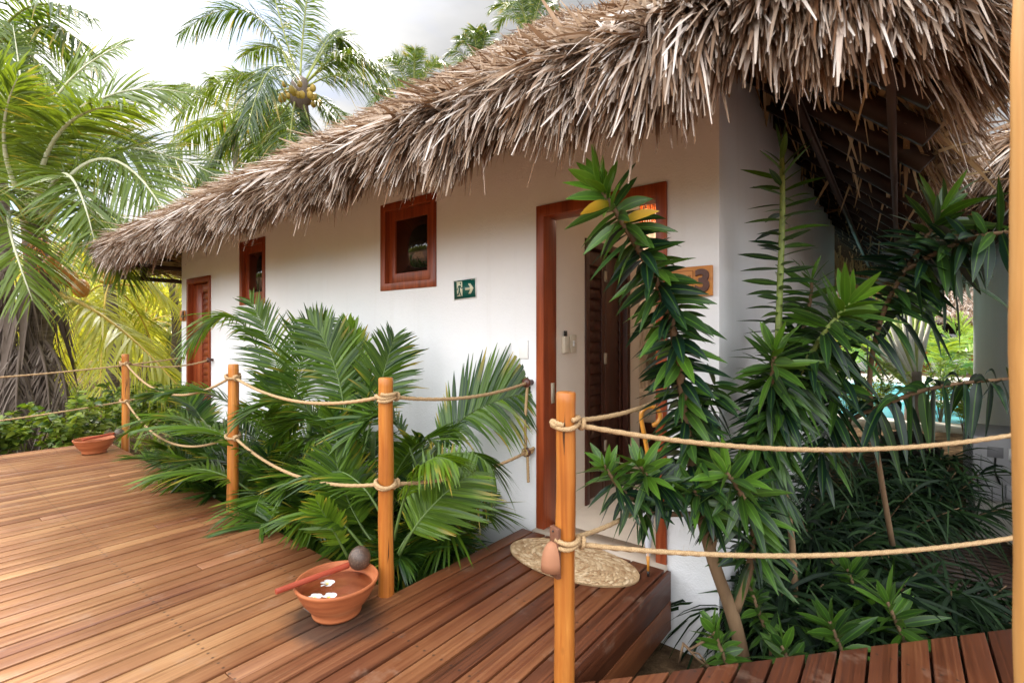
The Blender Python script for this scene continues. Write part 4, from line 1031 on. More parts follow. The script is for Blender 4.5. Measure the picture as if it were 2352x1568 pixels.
# ------------------------------------------------------------------ coconut palm close by on the left
Z0 = 8.0
C = at(72, 480, Z=Z0); B = at(62, 1045, Z=Z0); B[2] = GZ
def F(*pp): return tuple(at(x, y, Z=z) for (x, y, z) in pp)
left = [F((80, 470, 8), (118, 245, 7.7), (285, 102, 7.2)), F((85, 470, 8), (205, 245, 8.2), (432, 215, 8.6)), F((95, 480, 8), (250, 340, 8.4), (530, 420, 8.8)),
        F((100, 500, 8), (240, 365, 7.4), (395, 520, 7.0)), F((90, 480, 8), (200, 310, 8.8), (330, 330, 9.6)), F((60, 480, 8), (20, 250, 7.6), (-90, 130, 7.2)), F((60, 470, 8), (55, 260, 8.8), (30, 60, 9.4)),
        F((60, 500, 8), (-30, 430, 7.0), (-190, 560, 6.2)), F((70, 520, 8), (20, 500, 6.9), (75, 690, 6.3)), F((100, 520, 8), (190, 470, 7.2), (290, 640, 6.8)),
        F((70, 470, 8), (85, 330, 8.6), (170, 150, 9.2)), F((60, 470, 8), (10, 330, 7.4), (40, 180, 7.0)), F((95, 500, 8), (150, 400, 7.2), (215, 545, 6.5)), F((80, 480, 8), (150, 290, 7.4), (330, 250, 7.0)), F((85, 480, 8), (120, 330, 8.9), (240, 230, 9.8))]
lp_ = palm('big leaning coconut palm with shaggy brown trunk close by on the left', B, C, left, .17, 'coco', 'ribpale', .95, .040, 86, 0, tone=(.35, .95), droop=.30, nseg=4, rr=(.045, .006), gap=.02, ups=6)
for (a, m, b) in (F((105, 665, 8), (262, 745, 7.9), (425, 905, 7.8)), F((110, 640, 8), (210, 560, 8.8), (390, 690, 9.4))):
    add_frond(lp_, frond_geo(a, m, b, 78, .85, .045, .14, (1.2, .5), .42, .05, .85, (.045, .007), nseg=4), T['cocoback'], T['rachy'])
for (x, y, z) in ((186, 662, 7.9), (138, 630, 7.8), (160, 640, 8.1), (120, 610, 7.7)):
    g = Geo(); g.blob(at(x, y, Z=z), (.115, .115, .15), 16, 11, .03); g.build('coconut', T['nuto'], lp_, smooth=True)
g = Geo()                                       # orange flower stalks
for k in range(34):
    p = at(95 + rng.normal(0, 22), 560 + rng.normal(0, 20), Z=7.8); g.tube(sagline(p, p + np.array([rng.normal(.1, .25), rng.normal(-.1, .2), -rng.uniform(.05, .35)]), -.05, 5), .006, 4)
g.build('flower_stalk', T['cane'], lp_)
for k in range(30):                             # old leaf sheaths hanging round the trunk
    a = rng.uniform(0, 2 * PI); z = rng.uniform(.1, 2.1); r0 = .22 + .16 * (z / 2.2); g = Geo()
    P = np.array([[B[0] + (C[0] - B[0]) * (z + .5) / (C[2] + .5) + r0 * math.cos(a), B[1] + (C[1] - B[1]) * (z + .5) / (C[2] + .5) + r0 * math.sin(a), z + .35]])
    rad = np.array([[math.cos(a), math.sin(a), -.2]]); g.strips(P, rad * .35 + np.array([[0, 0, -.9]]), np.cross(rad, [0, 0, 1.0]), rng.uniform(.7, 1.6), rng.uniform(.07, .20), rng.uniform(.05, .3), nseg=6, prof=[.5, 1, .9, .7, .5, .35, .1], fold=.5)
    nf = 12; g.strips(np.repeat(P, nf, 0) + rng.normal(0, .08, (nf, 3)), np.repeat(rad * .2, nf, 0) + np.array([0, 0, -1.0]) + rng.normal(0, .18, (nf, 3)), rng.normal(0, 1, (nf, 3)), rng.uniform(.5, 1.5, nf), rng.uniform(.006, .025, nf), .1, nseg=4)
    g.build('dry_sheath', T['sheath'], lp_, smooth=True)
for k in range(7):                              # dead fronds hanging to the ground
    a = rng.uniform(-2.6, .4); d = np.array([math.cos(a), math.sin(a), 0]); s0 = np.array([B[0], B[1], 1.3]) + d * .25
    fr = frond_geo(s0, s0 + d * .55 + [0, 0, -.6], s0 + d * .65 + [0, 0, -1.75], 34, .5, .03, .1, (.7, .4), .6, -.4, .5, (.03, .008))
    add_frond(lp_, fr, T['sheath'], T['sheath'], 'dry_frond')

# upper fronds of another palm entering at the top left
C2 = at(-30, 150, Z=10.5); B2 = np.array([C2[0] - .5, C2[1] + .3, GZ])
fr_ = [F((-30, 150, 10.5), (60, 20, 10.2), (215, 40, 9.9)), F((-30, 150, 10.5), (50, 80, 9.8), (105, 290, 9.2)), F((-30, 150, 10.5), (10, 60, 11), (110, 10, 11.6)), F((-30, 150, 10.5), (70, 130, 10.8), (150, 250, 11)), F((-30, 140, 10.5), (-90, 60, 10), (-220, 120, 9.6))] + rand_fronds(C2, 7, 3.4, (60, -30), seed_az=2)
palm('palm whose upper fronds enter the photo at the top left corner', B2, C2, fr_, .16, 'coco', 'rachis', .9, .05, 62, 0, tone=(.25, .6), droop=.55, gap=.08)

# tall palm with coconuts behind the hut, seen in the middle of the sky
Z1 = 15.0; C = at(690, 205, Z=Z1); B = np.array([C[0] + .4, C[1] + .8, GZ])
mid = [F((675, 190, 15), (575, 30, 14.6), (412, 78, 14.2)), F((690, 185, 15), (700, 40, 14.8), (722, -95, 14.4)), F((685, 185, 15), (640, 30, 15.3), (618, -60, 15.6)), F((700, 190, 15), (765, 90, 15.4), (790, 110, 15.8)), F((705, 190, 15), (805, 125, 14.6), (915, 185, 14.2)),
       F((705, 200, 15), (800, 175, 14.4), (905, 232, 14)), F((670, 200, 15), (540, 175, 14.4), (405, 275, 14)), F((675, 215, 15), (560, 285, 14.4), (440, 430, 14)), F((680, 220, 15), (668, 300, 14.2), (660, 400, 13.6)), F((695, 220, 15), (765, 270, 15.2), (810, 380, 15.4)),
       F((680, 220, 15), (610, 310, 15.4), (560, 420, 15.6)), F((665, 210, 15), (520, 265, 15.5), (430, 330, 16)), F((690, 220, 15), (720, 320, 14.6), (735, 400, 14.4)), F((700, 190, 15), (740, 110, 15.8), (770, 70, 16.4)), F((675, 190, 15), (640, 110, 15.5), (560, 130, 16))]
mid += rand_fronds(C, 5, 3.7, (25, -45), .36, .7)
mp_ = palm('tall coconut palm bearing a cluster of green coconuts above the thatch', B, C, mid, .17, 'coco', 'rachis', .95, .044, 84, 24, tone=(.15, .6), droop=.55, gap=.05)
g = Geo(); g.blob(C + [0, 0, -.15], (.30, .30, .55), 14, 9, .25); g.build('crown_base', T['sheath'], mp_)
# a second, paler one just behind it on the left
C = at(535, 290, Z=20); B = np.array([C[0], C[1] + .5, GZ]); palm('coconut palm half hidden behind the tall one with coconuts', B, C, rand_fronds(C, 15, 3.6, (75, -40), .36, 1.0), .16, 'coco', 'rachis', .85, .06, 46, 6, tone=(.35, .8), droop=.6)
# crowns peeping over the roof
for lab, (x, y, z), s in (('palm crown peeping over the thatch near the top of the photo', (1218, 95, 26), 3.2), ('small palm tip showing just above the sloping thatch edge', (1100, 165, 30), 2.8), ('palm crown peeping over the thatch right of the coconut palm', (950, 240, 27), 3.4)):
    C = at(x, y, Z=z); palm(lab, np.array([C[0], C[1], GZ]), C, rand_fronds(C, 15, s * 1.15, (88, 20), .30, x), .16, 'coco', 'rachis', .85, .04, 64, 0, tone=(.1, .45), droop=.25)
# low palms behind the far corner, backlight yellow painted into their leaf colour
for i, (lab, (x, y, z), n, s) in enumerate((('low yellow green palm behind the far corner of the hut', (250, 655, 13.5), 15, 3.6), ('low sunlit palm under the left end of the thatch', (395, 640, 17), 14, 3.4), ('low palm far behind the shaggy trunk', (110, 690, 16), 13, 3.5), ('pale low palm under the eave left of the louvred door', (330, 745, 20), 14, 3.2))):
    C = at(x, y, Z=z); palm(lab, np.array([C[0], C[1], GZ]), C, rand_fronds(C, n, s, (65, -45), .34, i * 1.3), .15, 'cocoback', 'rachy', .85, .05, 50, 0, tone=(.35, .95), droop=.5)

# ------------------------------------------------------------------ areca palms in the bed along the wall
def areca(label, x, y, fronds, canes, tone=.35):
    root = thing('areca_palm', label, 'palm plant', (x, y, GZ), 'feathery palms planted along the wall')
    for (cx, cy, h) in canes:
        g = Geo(); z = np.linspace(GZ, GZ + h, 14); g.tube(np.column_stack([cx + .04 * np.sin(z * 3), cy + 0 * z, z]), .022 * (1 + .12 * (np.arange(14) % 3 == 0)), 9); g.build('cane', T['cane_g'], root, smooth=True)
    for (a, m, b, kw) in fronds:
        k = dict(n=50, LL=.37, LW=.0235, t0=.25, ang=(1.12, .5), droop=.20, vee=.30, jit=.055, tone=tone, rr=(.009, .0022), nseg=4); k.update(kw)
        add_frond(root, frond_geo(a, m, b, **k), T['areca'], T['cane_g'])
    return root
def rand_areca(x, y, z0, n, L, el=(86, 25), az0=0.0, k=.30, **kw):
    out = []
    for i in range(n):
        az = az0 + i * 2.39996 + rng.normal(0, .3); e = math.radians(el[0] + (el[1] - el[0]) * ((i + .5) / n) + rng.normal(0, 6)); l = L * rng.uniform(.75, 1.1)
        d = np.array([math.cos(az) * math.cos(e), math.sin(az) * math.cos(e) * .75, math.sin(e)])
        a = np.array([x + rng.normal(0, .06), y + rng.normal(0, .05), z0]); m = a + d * l * .52; b = a + d * l * .92 + np.array([0, 0, -l * k * math.cos(e) * 1.2 - l * .06])
        lo = edge_y(x) - .02
        for p, q in ((m, .12), (b, .08)) if x > -3.3 else ((m, .05), (b, -.06)): p[1] = min(max(p[1], lo + q), WY - .08); p[0] = min(p[0], -2.22)
        out.append((a, m, b, dict(tone=.12 + .34 * rng.random(), **kw)))
    return out
def FA(p, m, q, **kw): return (*F(p, m, q), kw)
keyA = [FA((640, 1030, 4.6), (560, 745, 4.6), (428, 800, 4.5), tone=.55, LL=.42, vee=.1, droop=.45), FA((660, 1040, 4.4), (640, 850, 4.5), (575, 690, 4.6), LL=.4, up=(.8, -.6, 0)), FA((680, 1040, 4.3), (690, 850, 4.3), (745, 735, 4.3), LL=.42, tone=.3, up=(.8, -.6, 0)),
        FA((640, 1060, 4.4), (520, 920, 4.2), (395, 905, 4.1), tone=.4, vee=.15)]
areca('tall palm plant arching towards the louvred far door', -4.2, 2.2, keyA + rand_areca(-4.15, 2.2, -.1, 11, 1.35, (80, 5), .4), [(-4.2, 2.2, .9), (-4.05, 2.3, 1.1), (-4.3, 2.25, .8)])
keyB = [FA((800, 1080, 3.7), (815, 900, 3.8), (800, 745, 3.9), tone=.95, LL=.36, LW=.034, ang=(.55, .3)), FA((800, 1060, 3.6), (775, 860, 3.7), (712, 735, 3.8), tone=.3, up=(.8, -.6, 0)), FA((830, 1060, 3.5), (870, 900, 3.6), (905, 775, 3.7), tone=.25, LL=.36, up=(.8, -.6, 0)),
        FA((780, 1080, 3.5), (690, 930, 3.5), (560, 960, 3.4), tone=.35, vee=.15), FA((790, 1100, 3.4), (740, 960, 3.5), (640, 1010, 3.75), tone=.3)]
areca('palm plant with one bright lime frond behind the middle ropes', -3.15, 2.25, keyB + rand_areca(-3.1, 2.25, -.1, 11, 1.3, (80, 0), 1.4), [(-3.1, 2.25, 1.1), (-3.2, 2.2, .9)])
keyC = [FA((985, 1085, 3.35), (1065, 960, 3.4), (1225, 900, 3.42), tone=.18, LL=.48, LW=.034, ang=(1.0, .55), vee=0, droop=.02, n=40, oneside=-1, up=(0, -1, 0), jit=.03), FA((985, 1085, 3.35), (1065, 960, 3.4), (1225, 900, 3.42), tone=.30, LL=.30, LW=.030, ang=(1.1, .7), vee=.3, droop=.6, n=38, oneside=1, up=(0, -1, 0)),
        FA((980, 1090, 3.2), (1060, 1040, 3.1), (1130, 1075, 3.0), tone=.35, vee=-.1, droop=.7, LL=.3), FA((960, 1080, 3.3), (890, 960, 3.3), (800, 1010, 3.1), tone=.25)]
areca('dark palm plant with a big upswept frond on the wall near the door', -2.45, 2.3, keyC + rand_areca(-2.5, 2.25, -.2, 8, 1.05, (80, 0), 2.2), [(-2.5, 2.3, .9), (-2.4, 2.25, .7)])
keyD = [FA((918, 1275, 2.75), (985, 1170, 2.75), (1085, 1085, 2.85), tone=.42, LL=.33, LW=.028, ang=(1.2, .6), vee=.0, droop=.06, n=40, up=(.3, -.9, .3), jit=.03), FA((905, 1240, 2.75), (960, 1080, 2.7), (1040, 1060, 2.6), tone=.62, vee=.0, droop=.5, LL=.28), FA((800, 1280, 2.8), (765, 1215, 2.75), (728, 1150, 2.7), tone=.6, LL=.17, LW=.026, n=22, up=(.6, -.8, 0), droop=.05),
        FA((900, 1240, 2.9), (800, 1090, 3.0), (690, 1110, 3.35), tone=.35, vee=.05, droop=.3), FA((860, 1250, 2.9), (800, 1150, 3.0), (770, 1040, 3.1), tone=.4), FA((915, 1270, 2.8), (985, 1190, 2.9), (1085, 1190, 3.1), tone=.25, droop=.4, LL=.26), FA((850, 1280, 2.8), (750, 1180, 2.78), (660, 1200, 2.85), tone=.3, LL=.26, vee=.1)]
areca('palm plant in front by the bowl post with a large glossy low frond', -2.45, 1.95, keyD + rand_areca(-2.5, 1.98, -.35, 9, .95, (75, 5), .2), [(-2.5, 1.98, .6)])
keyE = [FA((610, 1130, 3.9), (520, 1000, 3.8), (330, 985, 3.9), tone=.45, vee=.15), FA((600, 1140, 3.9), (700, 1010, 3.6), (800, 1070, 3.4), tone=.35, vee=.1), FA((600, 1150, 3.8), (480, 1080, 3.7), (365, 1100, 3.8), tone=.45, vee=.1)]
areca('palm plant spilling over the deck edge at the middle post', -3.55, 1.95, keyE + rand_areca(-3.55, 1.97, -.35, 12, 1.05, (75, 0), 2.9), [(-3.5, 2.0, .8), (-3.65, 2.05, .7)])
areca('bluish palm plant under the sagging rope near the far door', -5.1, 2.0, [FA((500, 1080, 4.9), (440, 930, 5.0), (345, 915, 5.1), tone=.25, LW=.034), FA((500, 1080, 4.8), (420, 960, 4.7), (300, 990, 4.7), tone=.5, vee=.1)] + rand_areca(-5.1, 2.05, -.3, 13, 1.05, (80, 0), .9), [(-5.1, 2.05, .7)])
areca('palm plant at the far end of the bed beside the far post', -6.1, 2.05, rand_areca(-6.1, 2.08, -.3, 13, 1.0, (80, 0), 1.9), [(-6.1, 2.05, .7)])
areca('low dark palm plant in the shade at the foot of the wall', -3.0, 1.95, rand_areca(-2.95, 2.0, -.4, 12, .9, (75, 0), 1.0), [(-3.0, 2.0, .5)])
areca('palm plant low behind the lowest rope between two taller ones', -4.5, 1.95, rand_areca(-4.5, 1.97, -.38, 12, .95, (75, 0), 2.0), [(-4.5, 2.0, .5)])
# ground cover under them
def ground_cover(name, n, xr, yr, L, W, mat, tone=.3, zmax=.1):
    g = Geo(); P = np.column_stack([rng.uniform(*xr, n), rng.uniform(*yr, n), GZ + rng.uniform(0, zmax, n)]); A = rng.uniform(0, 2 * PI, n); e = rng.uniform(.3, 1.3, n)
    D = np.column_stack([np.cos(A) * np.cos(e), np.sin(A) * np.cos(e), np.sin(e)]); g.strips(P, D, np.cross(D, [0, 0, 1.0]), rng.uniform(.6, 1.2, n) * L, W, rng.uniform(.1, .6, n), nseg=3, tone=np.clip(tone + rng.normal(0, .2, n), 0, 1))
    return tag(g.build(name, T[mat], None, True), kind='stuff')
ground_cover('undergrowth', 1500, (-7.4, -2.1), (1.72, 2.72), .35, .018, 'areca', .2)
ground_cover('grass', 6000, (-22, -7.9), (-2, 14), .35, .016, 'grassm', .6)

# ------------------------------------------------------------------ dracaenas with lance-shaped leaves
def leaf_branch(g, path, t0, n, L, W, tipN=14, tone=(.02, .22), tiptone=.8, sag=.35, open_=(.45, 1.75), curve=.10, ang0=0.0):
    """leaves spiralling along a stem path (list of points, tip last)"""
    n = int(n * 1.5); L = L * .80; W = W * .88; tipN = int(tipN * 1.25); tiptone = tiptone * .8
    path = np.asarray(path, float); d = np.concatenate([[0], np.cumsum(np.linalg.norm(np.diff(path, axis=0), axis=1))]); d /= d[-1]
    u = np.linspace(t0, 1, n); fine = np.linspace(0, 1, 60); PF = np.stack([np.interp(fine, d, path[:, k]) for k in range(3)], -1)
    for _ in range(3): PF[1:-1] = (PF[:-2] + 2 * PF[1:-1] + PF[2:]) / 4
    TF = unit(np.gradient(PF, axis=0)); P = np.stack([np.interp(u, fine, PF[:, k]) for k in range(3)], -1); Tn = unit(np.stack([np.interp(u, fine, TF[:, k]) for k in range(3)], -1))
    ref = np.where(np.abs(Tn[:, 2:3]) < .9, np.array([[0, 0, 1.0]]), np.array([[1.0, 0, 0]])); U = unit(ref - Tn * np.sum(ref * Tn, -1, keepdims=True)); V = np.cross(Tn, U)
    a = np.arange(n) * 2.39996 + rng.normal(0, .18, n) + ang0; R = U * np.cos(a)[:, None] + V * np.sin(a)[:, None]
    k = np.clip((np.arange(n)[::-1]) / max(1, tipN), 0, 1)                      # 0 at the tip, 1 down the stem
    el = open_[0] + (open_[1] - open_[0]) * k ** .75 + rng.normal(0, .12, n)
    D = Tn * np.cos(el)[:, None] + R * np.sin(el)[:, None]
    LL = L * np.interp(k, [0, .2, .6, 1], [.8, 1.0, 1.08, 1]) * rng.uniform(.8, 1.15, n)
    tn = np.where(k < 1, tiptone + (tone[1] - tiptone) * k ** .7, tone[0] + (tone[1] - tone[0]) * rng.random(n)) + rng.normal(0, .05, n)
    prof = np.interp(np.linspace(0, 1, 7), [0, .12, .35, .6, .85, 1], [.42, .62, 1, .95, .45, .04])
    ro = np.clip(rng.normal(.55, .4, n), -.4, 1.2); WV = np.cross(Tn, R) * np.cos(ro)[:, None] + Tn * (np.sin(ro) * np.where(rng.random(n) < .75, 1, -1))[:, None]
    g.strips(P, D, WV, LL, W * .98 * rng.uniform(.85, 1.15, n), .36 * sag * k + curve * .5 + rng.normal(0, .06, n), nseg=6, prof=prof, fold=.28, tone=np.clip(tn, 0, 1))
    return PF
def dracaena(label, base, stems, branches, cat='shrub', mat='drac'):
    root = thing('dracaena', label, cat, tuple(base), 'broad leaved dark shrubs by the hut corner')
    for (pts, r0, r1, mt) in stems:
        P = np.asarray(pts, float); d = np.linspace(0, 1, len(P)); f = np.linspace(0, 1, 24); PF = np.stack([np.interp(f, d, P[:, k]) for k in range(3)], -1)
        for _ in range(3): PF[1:-1] = (PF[:-2] + 2 * PF[1:-1] + PF[2:]) / 4
        g = Geo(); g.tube(PF, np.linspace(r0, r1, 24) * (1 + .05 * (np.arange(24) % 3 == 0)), 10); g.build('stem', T[mt], root, smooth=True)
    for br in branches:
        g = Geo(); leaf_branch(g, **br); g.build('foliage', T[mat], root, smooth=True)
    return root
A3 = lambda *pp: [at(x, y, Z=z) for (x, y, z) in pp]
# the tall one bending in front of the door
s_main = A3((1712, 1540, 2.35), (1690, 1420, 2.36), (1668, 1370, 2.36), (1632, 1280, 2.34), (1600, 1150, 2.32), (1580, 1000, 2.30), (1562, 850, 2.27), (1545, 720, 2.24), (1508, 640, 2.22), (1452, 545, 2.19), (1402, 468, 2.17), (1376, 425, 2.16))
s_r = A3((1690, 1400, 2.36), (1725, 1300, 2.30), (1735, 1200, 2.26), (1690, 1110, 2.2), (1668, 1085, 2.16))
s_l = A3((1600, 1150, 2.32), (1545, 1120, 2.25), (1490, 1100, 2.2), (1470, 1068, 2.17)); s_ll = A3((1600, 1180, 2.32), (1500, 1180, 2.25), (1420, 1120, 2.2), (1388, 1068, 2.17))
s_m = A3((1632, 1280, 2.34), (1650, 1200, 2.3), (1620, 1160, 2.24), (1590, 1120, 2.2))
dracaena('tall dark leaved shrub bending in front of the open door', at(1712, 1540, Z=2.35),
    [(s_main, .034, .009, 'stem'), (s_r, .022, .008, 'stem'), (s_l, .014, .007, 'stem'), (s_ll, .014, .007, 'stem'), (s_m, .014, .007, 'stem')],
    [dict(path=s_main[4:], t0=.02, n=160, L=.265, W=.058, tipN=26, sag=.45, open_=(.35, 1.75), tiptone=.85),
     dict(path=s_r, t0=.30, n=62, L=.24, W=.048, tipN=24, sag=.5, tiptone=.62), dict(path=s_l, t0=.35, n=44, L=.20, W=.042, tipN=20, sag=.5, tiptone=.55), dict(path=s_ll, t0=.40, n=42, L=.19, W=.04, tipN=18, sag=.5, tiptone=.6),
     dict(path=s_m, t0=.4, n=34, L=.19, W=.04, tipN=16, sag=.5, tiptone=.45),
     dict(path=A3((1600, 1010, 2.30), (1630, 930, 2.32), (1640, 880, 2.35)), t0=0, n=34, L=.20, W=.042, tipN=10, sag=.7, tiptone=.2, open_=(1.2, 2.0))])
# upright one in front of the shaded side wall
z2 = 2.62
s_up = A3((1830, 1520, 2.7), (1822, 1250, 2.68), (1790, 1050, 2.65), (1785, 850, z2), (1792, 650, z2 - .02), (1798, 480, z2 - .04), (1797, 390, z2 - .05), (1796, 350, z2 - .05))
s_b1 = A3((1785, 1000, 2.6), (1770, 920, 2.5), (1775, 850, 2.42), (1780, 805, 2.38)); s_b2 = A3((1785, 950, 2.62), (1840, 850, 2.5), (1895, 760, 2.42), (1950, 695, 2.36))
s_b3 = A3((1788, 900, 2.7), (1840, 780, 2.8), (1862, 690, 2.85), (1866, 640, 2.85))
dracaena('upright shrub whose bare green stem rises against the shaded side wall', at(1830, 1520, Z=2.7),
    [(s_up[:4], .017, .014, 'stem'), (s_up[3:], .017, .011, 'stemg'), (s_b1, .016, .009, 'stem'), (s_b2, .017, .009, 'stemg'), (s_b3, .014, .008, 'stem')],
    [dict(path=s_up[3:], t0=.05, n=46, L=.25, W=.036, tipN=14, sag=.18, open_=(.25, 1.45), tiptone=.45, tone=(.15, .35)),
     dict(path=s_b1, t0=.1, n=72, L=.26, W=.046, tipN=28, sag=.45, tiptone=.75), dict(path=s_b2, t0=.12, n=80, L=.28, W=.050, tipN=26, sag=.4, tiptone=.85), dict(path=s_b3, t0=.2, n=44, L=.26, W=.042, tipN=16, sag=.4, tiptone=.55),
     dict(path=A3((1760, 1150, 2.55), (1765, 1050, 2.5), (1780, 920, 2.5)), t0=0, n=60, L=.27, W=.046, tipN=6, sag=.7, open_=(1.3, 2.2), tiptone=.2, tone=(.03, .2)),
     dict(path=A3((1700, 1080, 2.4), (1745, 1010, 2.45), (1830, 880, 2.5)), t0=0, n=56, L=.26, W=.046, tipN=6, sag=.7, open_=(1.3, 2.1), tiptone=.2, tone=(.03, .2))])
# dark one leaning in from the right
s_c = A3((2050, 1250, 2.8), (2010, 1020, 2.7), (1990, 860, 2.6), (2030, 700, 2.5), (2080, 620, 2.45), (2130, 540, 2.4), (2168, 480, 2.36))
s_d = A3((1960, 960, 2.7), (2040, 925, 2.55), (2120, 895, 2.45), (2200, 880, 2.38), (2330, 868, 2.3)); s_e = A3((2080, 620, 2.45), (2160, 575, 2.35), (2250, 540, 2.25), (2340, 530, 2.15))
dracaena('dark shrub with drooping leaves leaning in from the right', at(2050, 1250, Z=2.8),
    [(s_c, .014, .008, 'stem'), (s_d, .013, .007, 'stem'), (s_e, .013, .008, 'stem')],
    [dict(path=s_c[3:], t0=.0, n=52, L=.29, W=.052, tipN=22, sag=.3, open_=(.4, 1.6), tiptone=.5, tone=(.0, .12)),
     dict(path=s_d, t0=.1, n=26, L=.25, W=.056, tipN=2, sag=1.6, open_=(1.2, 1.7), tiptone=.1, tone=(.0, .08), curve=.5), dict(path=s_e, t0=.1, n=34, L=.28, W=.056, tipN=14, sag=.7, open_=(.6, 1.7), tiptone=.25, tone=(.0, .12)),
     dict(path=A3((1900, 900, 2.6), (1990, 780, 2.55), (2100, 690, 2.5), (2230, 640, 2.4)), t0=0, n=34, L=.28, W=.054, tipN=6, sag=.9, open_=(1.2, 1.9), tiptone=.15, tone=(0, .1)),
     dict(path=A3((1880, 1080, 2.7), (1900, 980, 2.65), (1930, 880, 2.6)), t0=0, n=36, L=.28, W=.052, tipN=6, sag=.9, open_=(1.2, 2.0), tiptone=.15, tone=(0, .1))])
# low rosettes in the shaded bed behind the side deck
for i, (lab, x, y, z, L, tt) in enumerate((('small rosette shrub with bare twigs at the foot of the white corner', 1640, 1448, 2.25, .15, .6), ('low rosette shrub in the shaded bed nearest the pale trunk', 1795, 1480, 2.2, .2, .35), ('low rosette shrub in the middle of the shaded bed', 1905, 1425, 2.3, .24, .45), ('rosette shrub with a tall pointed leaf in the shaded bed', 2038, 1380, 2.4, .24, .55), ('rosette shrub on a creeping stem under the long lower rope', 1945, 1305, 2.75, .2, .5), ('dull rosette shrub at the back of the shaded bed', 1850, 1345, 2.8, .22, .15), ('small pale rosette beside the pale forked trunk', 1722, 1345, 2.5, .12, .5))):
    tip = at(x, y, Z=z); b = np.array([tip[0] + .08, tip[1] + .06, GZ]); pth = [b, (b + tip) / 2 + [.06, -.03, 0], tip]
    dracaena(lab, b, [(pth, .012, .008, 'stem')], [dict(path=pth, t0=.55, n=26, L=L, W=.045, tipN=22, sag=.35, open_=(.4, 1.75), tiptone=tt, tone=(.1, .25))])
g = Geo()
pp = A3((1640, 1455, 2.25), (1620, 1470, 2.24), (1585, 1490, 2.22), (1570, 1475, 2.22), (1560, 1520, 2.22)); g.tube(pp, .006, 6); g.tube(A3((1570, 1478, 2.22), (1600, 1510, 2.22), (1625, 1530, 2.2)), .005, 6); g.tube(A3((1585, 1495, 2.22), (1605, 1500, 2.22), (1640, 1545, 2.2)), .004, 5)
put('bare_twigs', 'bent bare twigs below the small rosette at the white corner', 'twigs', g, T['stem'], smooth=True)

# ------------------------------------------------------------------ shrubs
def shrub(label, base, h, rad, ns, nl, L, W, mat, tone=(.2, .7), up=.7, sag=.25, cat='shrub', name='shrub', group=None, stemr=.008, lo=.25, fold=.0, prof=None, nseg=3, spread=1.0):
    root = thing(name, label, cat, tuple(base), group); base = np.array(base, float); gs = Geo(); g = Geo()
    for k in range(ns):
        a = k * 2.4 + rng.normal(0, .4); rr = rad * math.sqrt((k + .5) / ns); hh = h * rng.uniform(.7, 1.05) * (1 - .35 * (rr / rad) ** 2)
        tip = base + np.array([math.cos(a) * rr, math.sin(a) * rr, hh]); m = base + np.array([math.cos(a) * rr * .35, math.sin(a) * rr * .35, hh * .55])
        t = np.linspace(0, 1, 10); P, Tn = bez(base, m, tip, t); gs.tube(P, np.linspace(stemr, stemr * .4, 10), 5, tone=.3)
        u = rng.uniform(lo, 1, nl) ** .8; P, Tn = bez(base, m, tip, u); q = rng.uniform(0, 2 * PI, nl); d = np.column_stack([np.cos(q), np.sin(q), np.zeros(nl)]) * spread
        D = unit(d + Tn * up + rng.normal(0, .25, (nl, 3)))
        g.strips(P, D, np.cross(D, Tn + rng.normal(0, .4, (nl, 3))), rng.uniform(.7, 1.15, nl) * L, W * rng.uniform(.8, 1.2, nl), sag * rng.uniform(.4, 1.5, nl), nseg=nseg, prof=prof, fold=fold, tone=np.clip(rng.uniform(*tone, nl), 0, 1))
    gs.build('stems', T['stem'], root); g.build('foliage', T[mat], root, smooth=True)
    return root
# long drooping dark blades in the middle of the alley bed
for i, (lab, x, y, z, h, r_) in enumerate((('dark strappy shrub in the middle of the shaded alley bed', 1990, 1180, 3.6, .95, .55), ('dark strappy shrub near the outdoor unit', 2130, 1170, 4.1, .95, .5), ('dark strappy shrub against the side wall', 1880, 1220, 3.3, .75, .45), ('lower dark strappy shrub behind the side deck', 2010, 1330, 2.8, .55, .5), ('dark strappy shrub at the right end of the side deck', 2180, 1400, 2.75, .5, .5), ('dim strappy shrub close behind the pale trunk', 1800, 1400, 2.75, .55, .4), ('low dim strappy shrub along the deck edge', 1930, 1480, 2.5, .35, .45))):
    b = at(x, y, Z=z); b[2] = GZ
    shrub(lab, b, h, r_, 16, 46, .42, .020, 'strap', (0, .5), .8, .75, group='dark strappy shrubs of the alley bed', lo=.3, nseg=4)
for i, (lab, x, z, h, r_) in enumerate((('bright narrow leaved shrub left of the fan palm trunk', 2015, 9.6, 1.45, .55), ('bright narrow leaved shrub in front of the pool', 2160, 9.9, 1.5, .5), ('airy narrow leaved shrub beside the neighbouring wall', 2215, 8.6, 1.2, .3), ('narrow leaved shrub at the edge of the side wall', 1950, 9.2, 1.3, .5))):
    b = at(x, 1000, Z=z); b[2] = GZ
    shrub(lab, b, h, r_, 12, 70, .16, .020, 'olea', (.1, .9), .6, .2, group='narrow leaved shrubs near the pool', lo=.35)
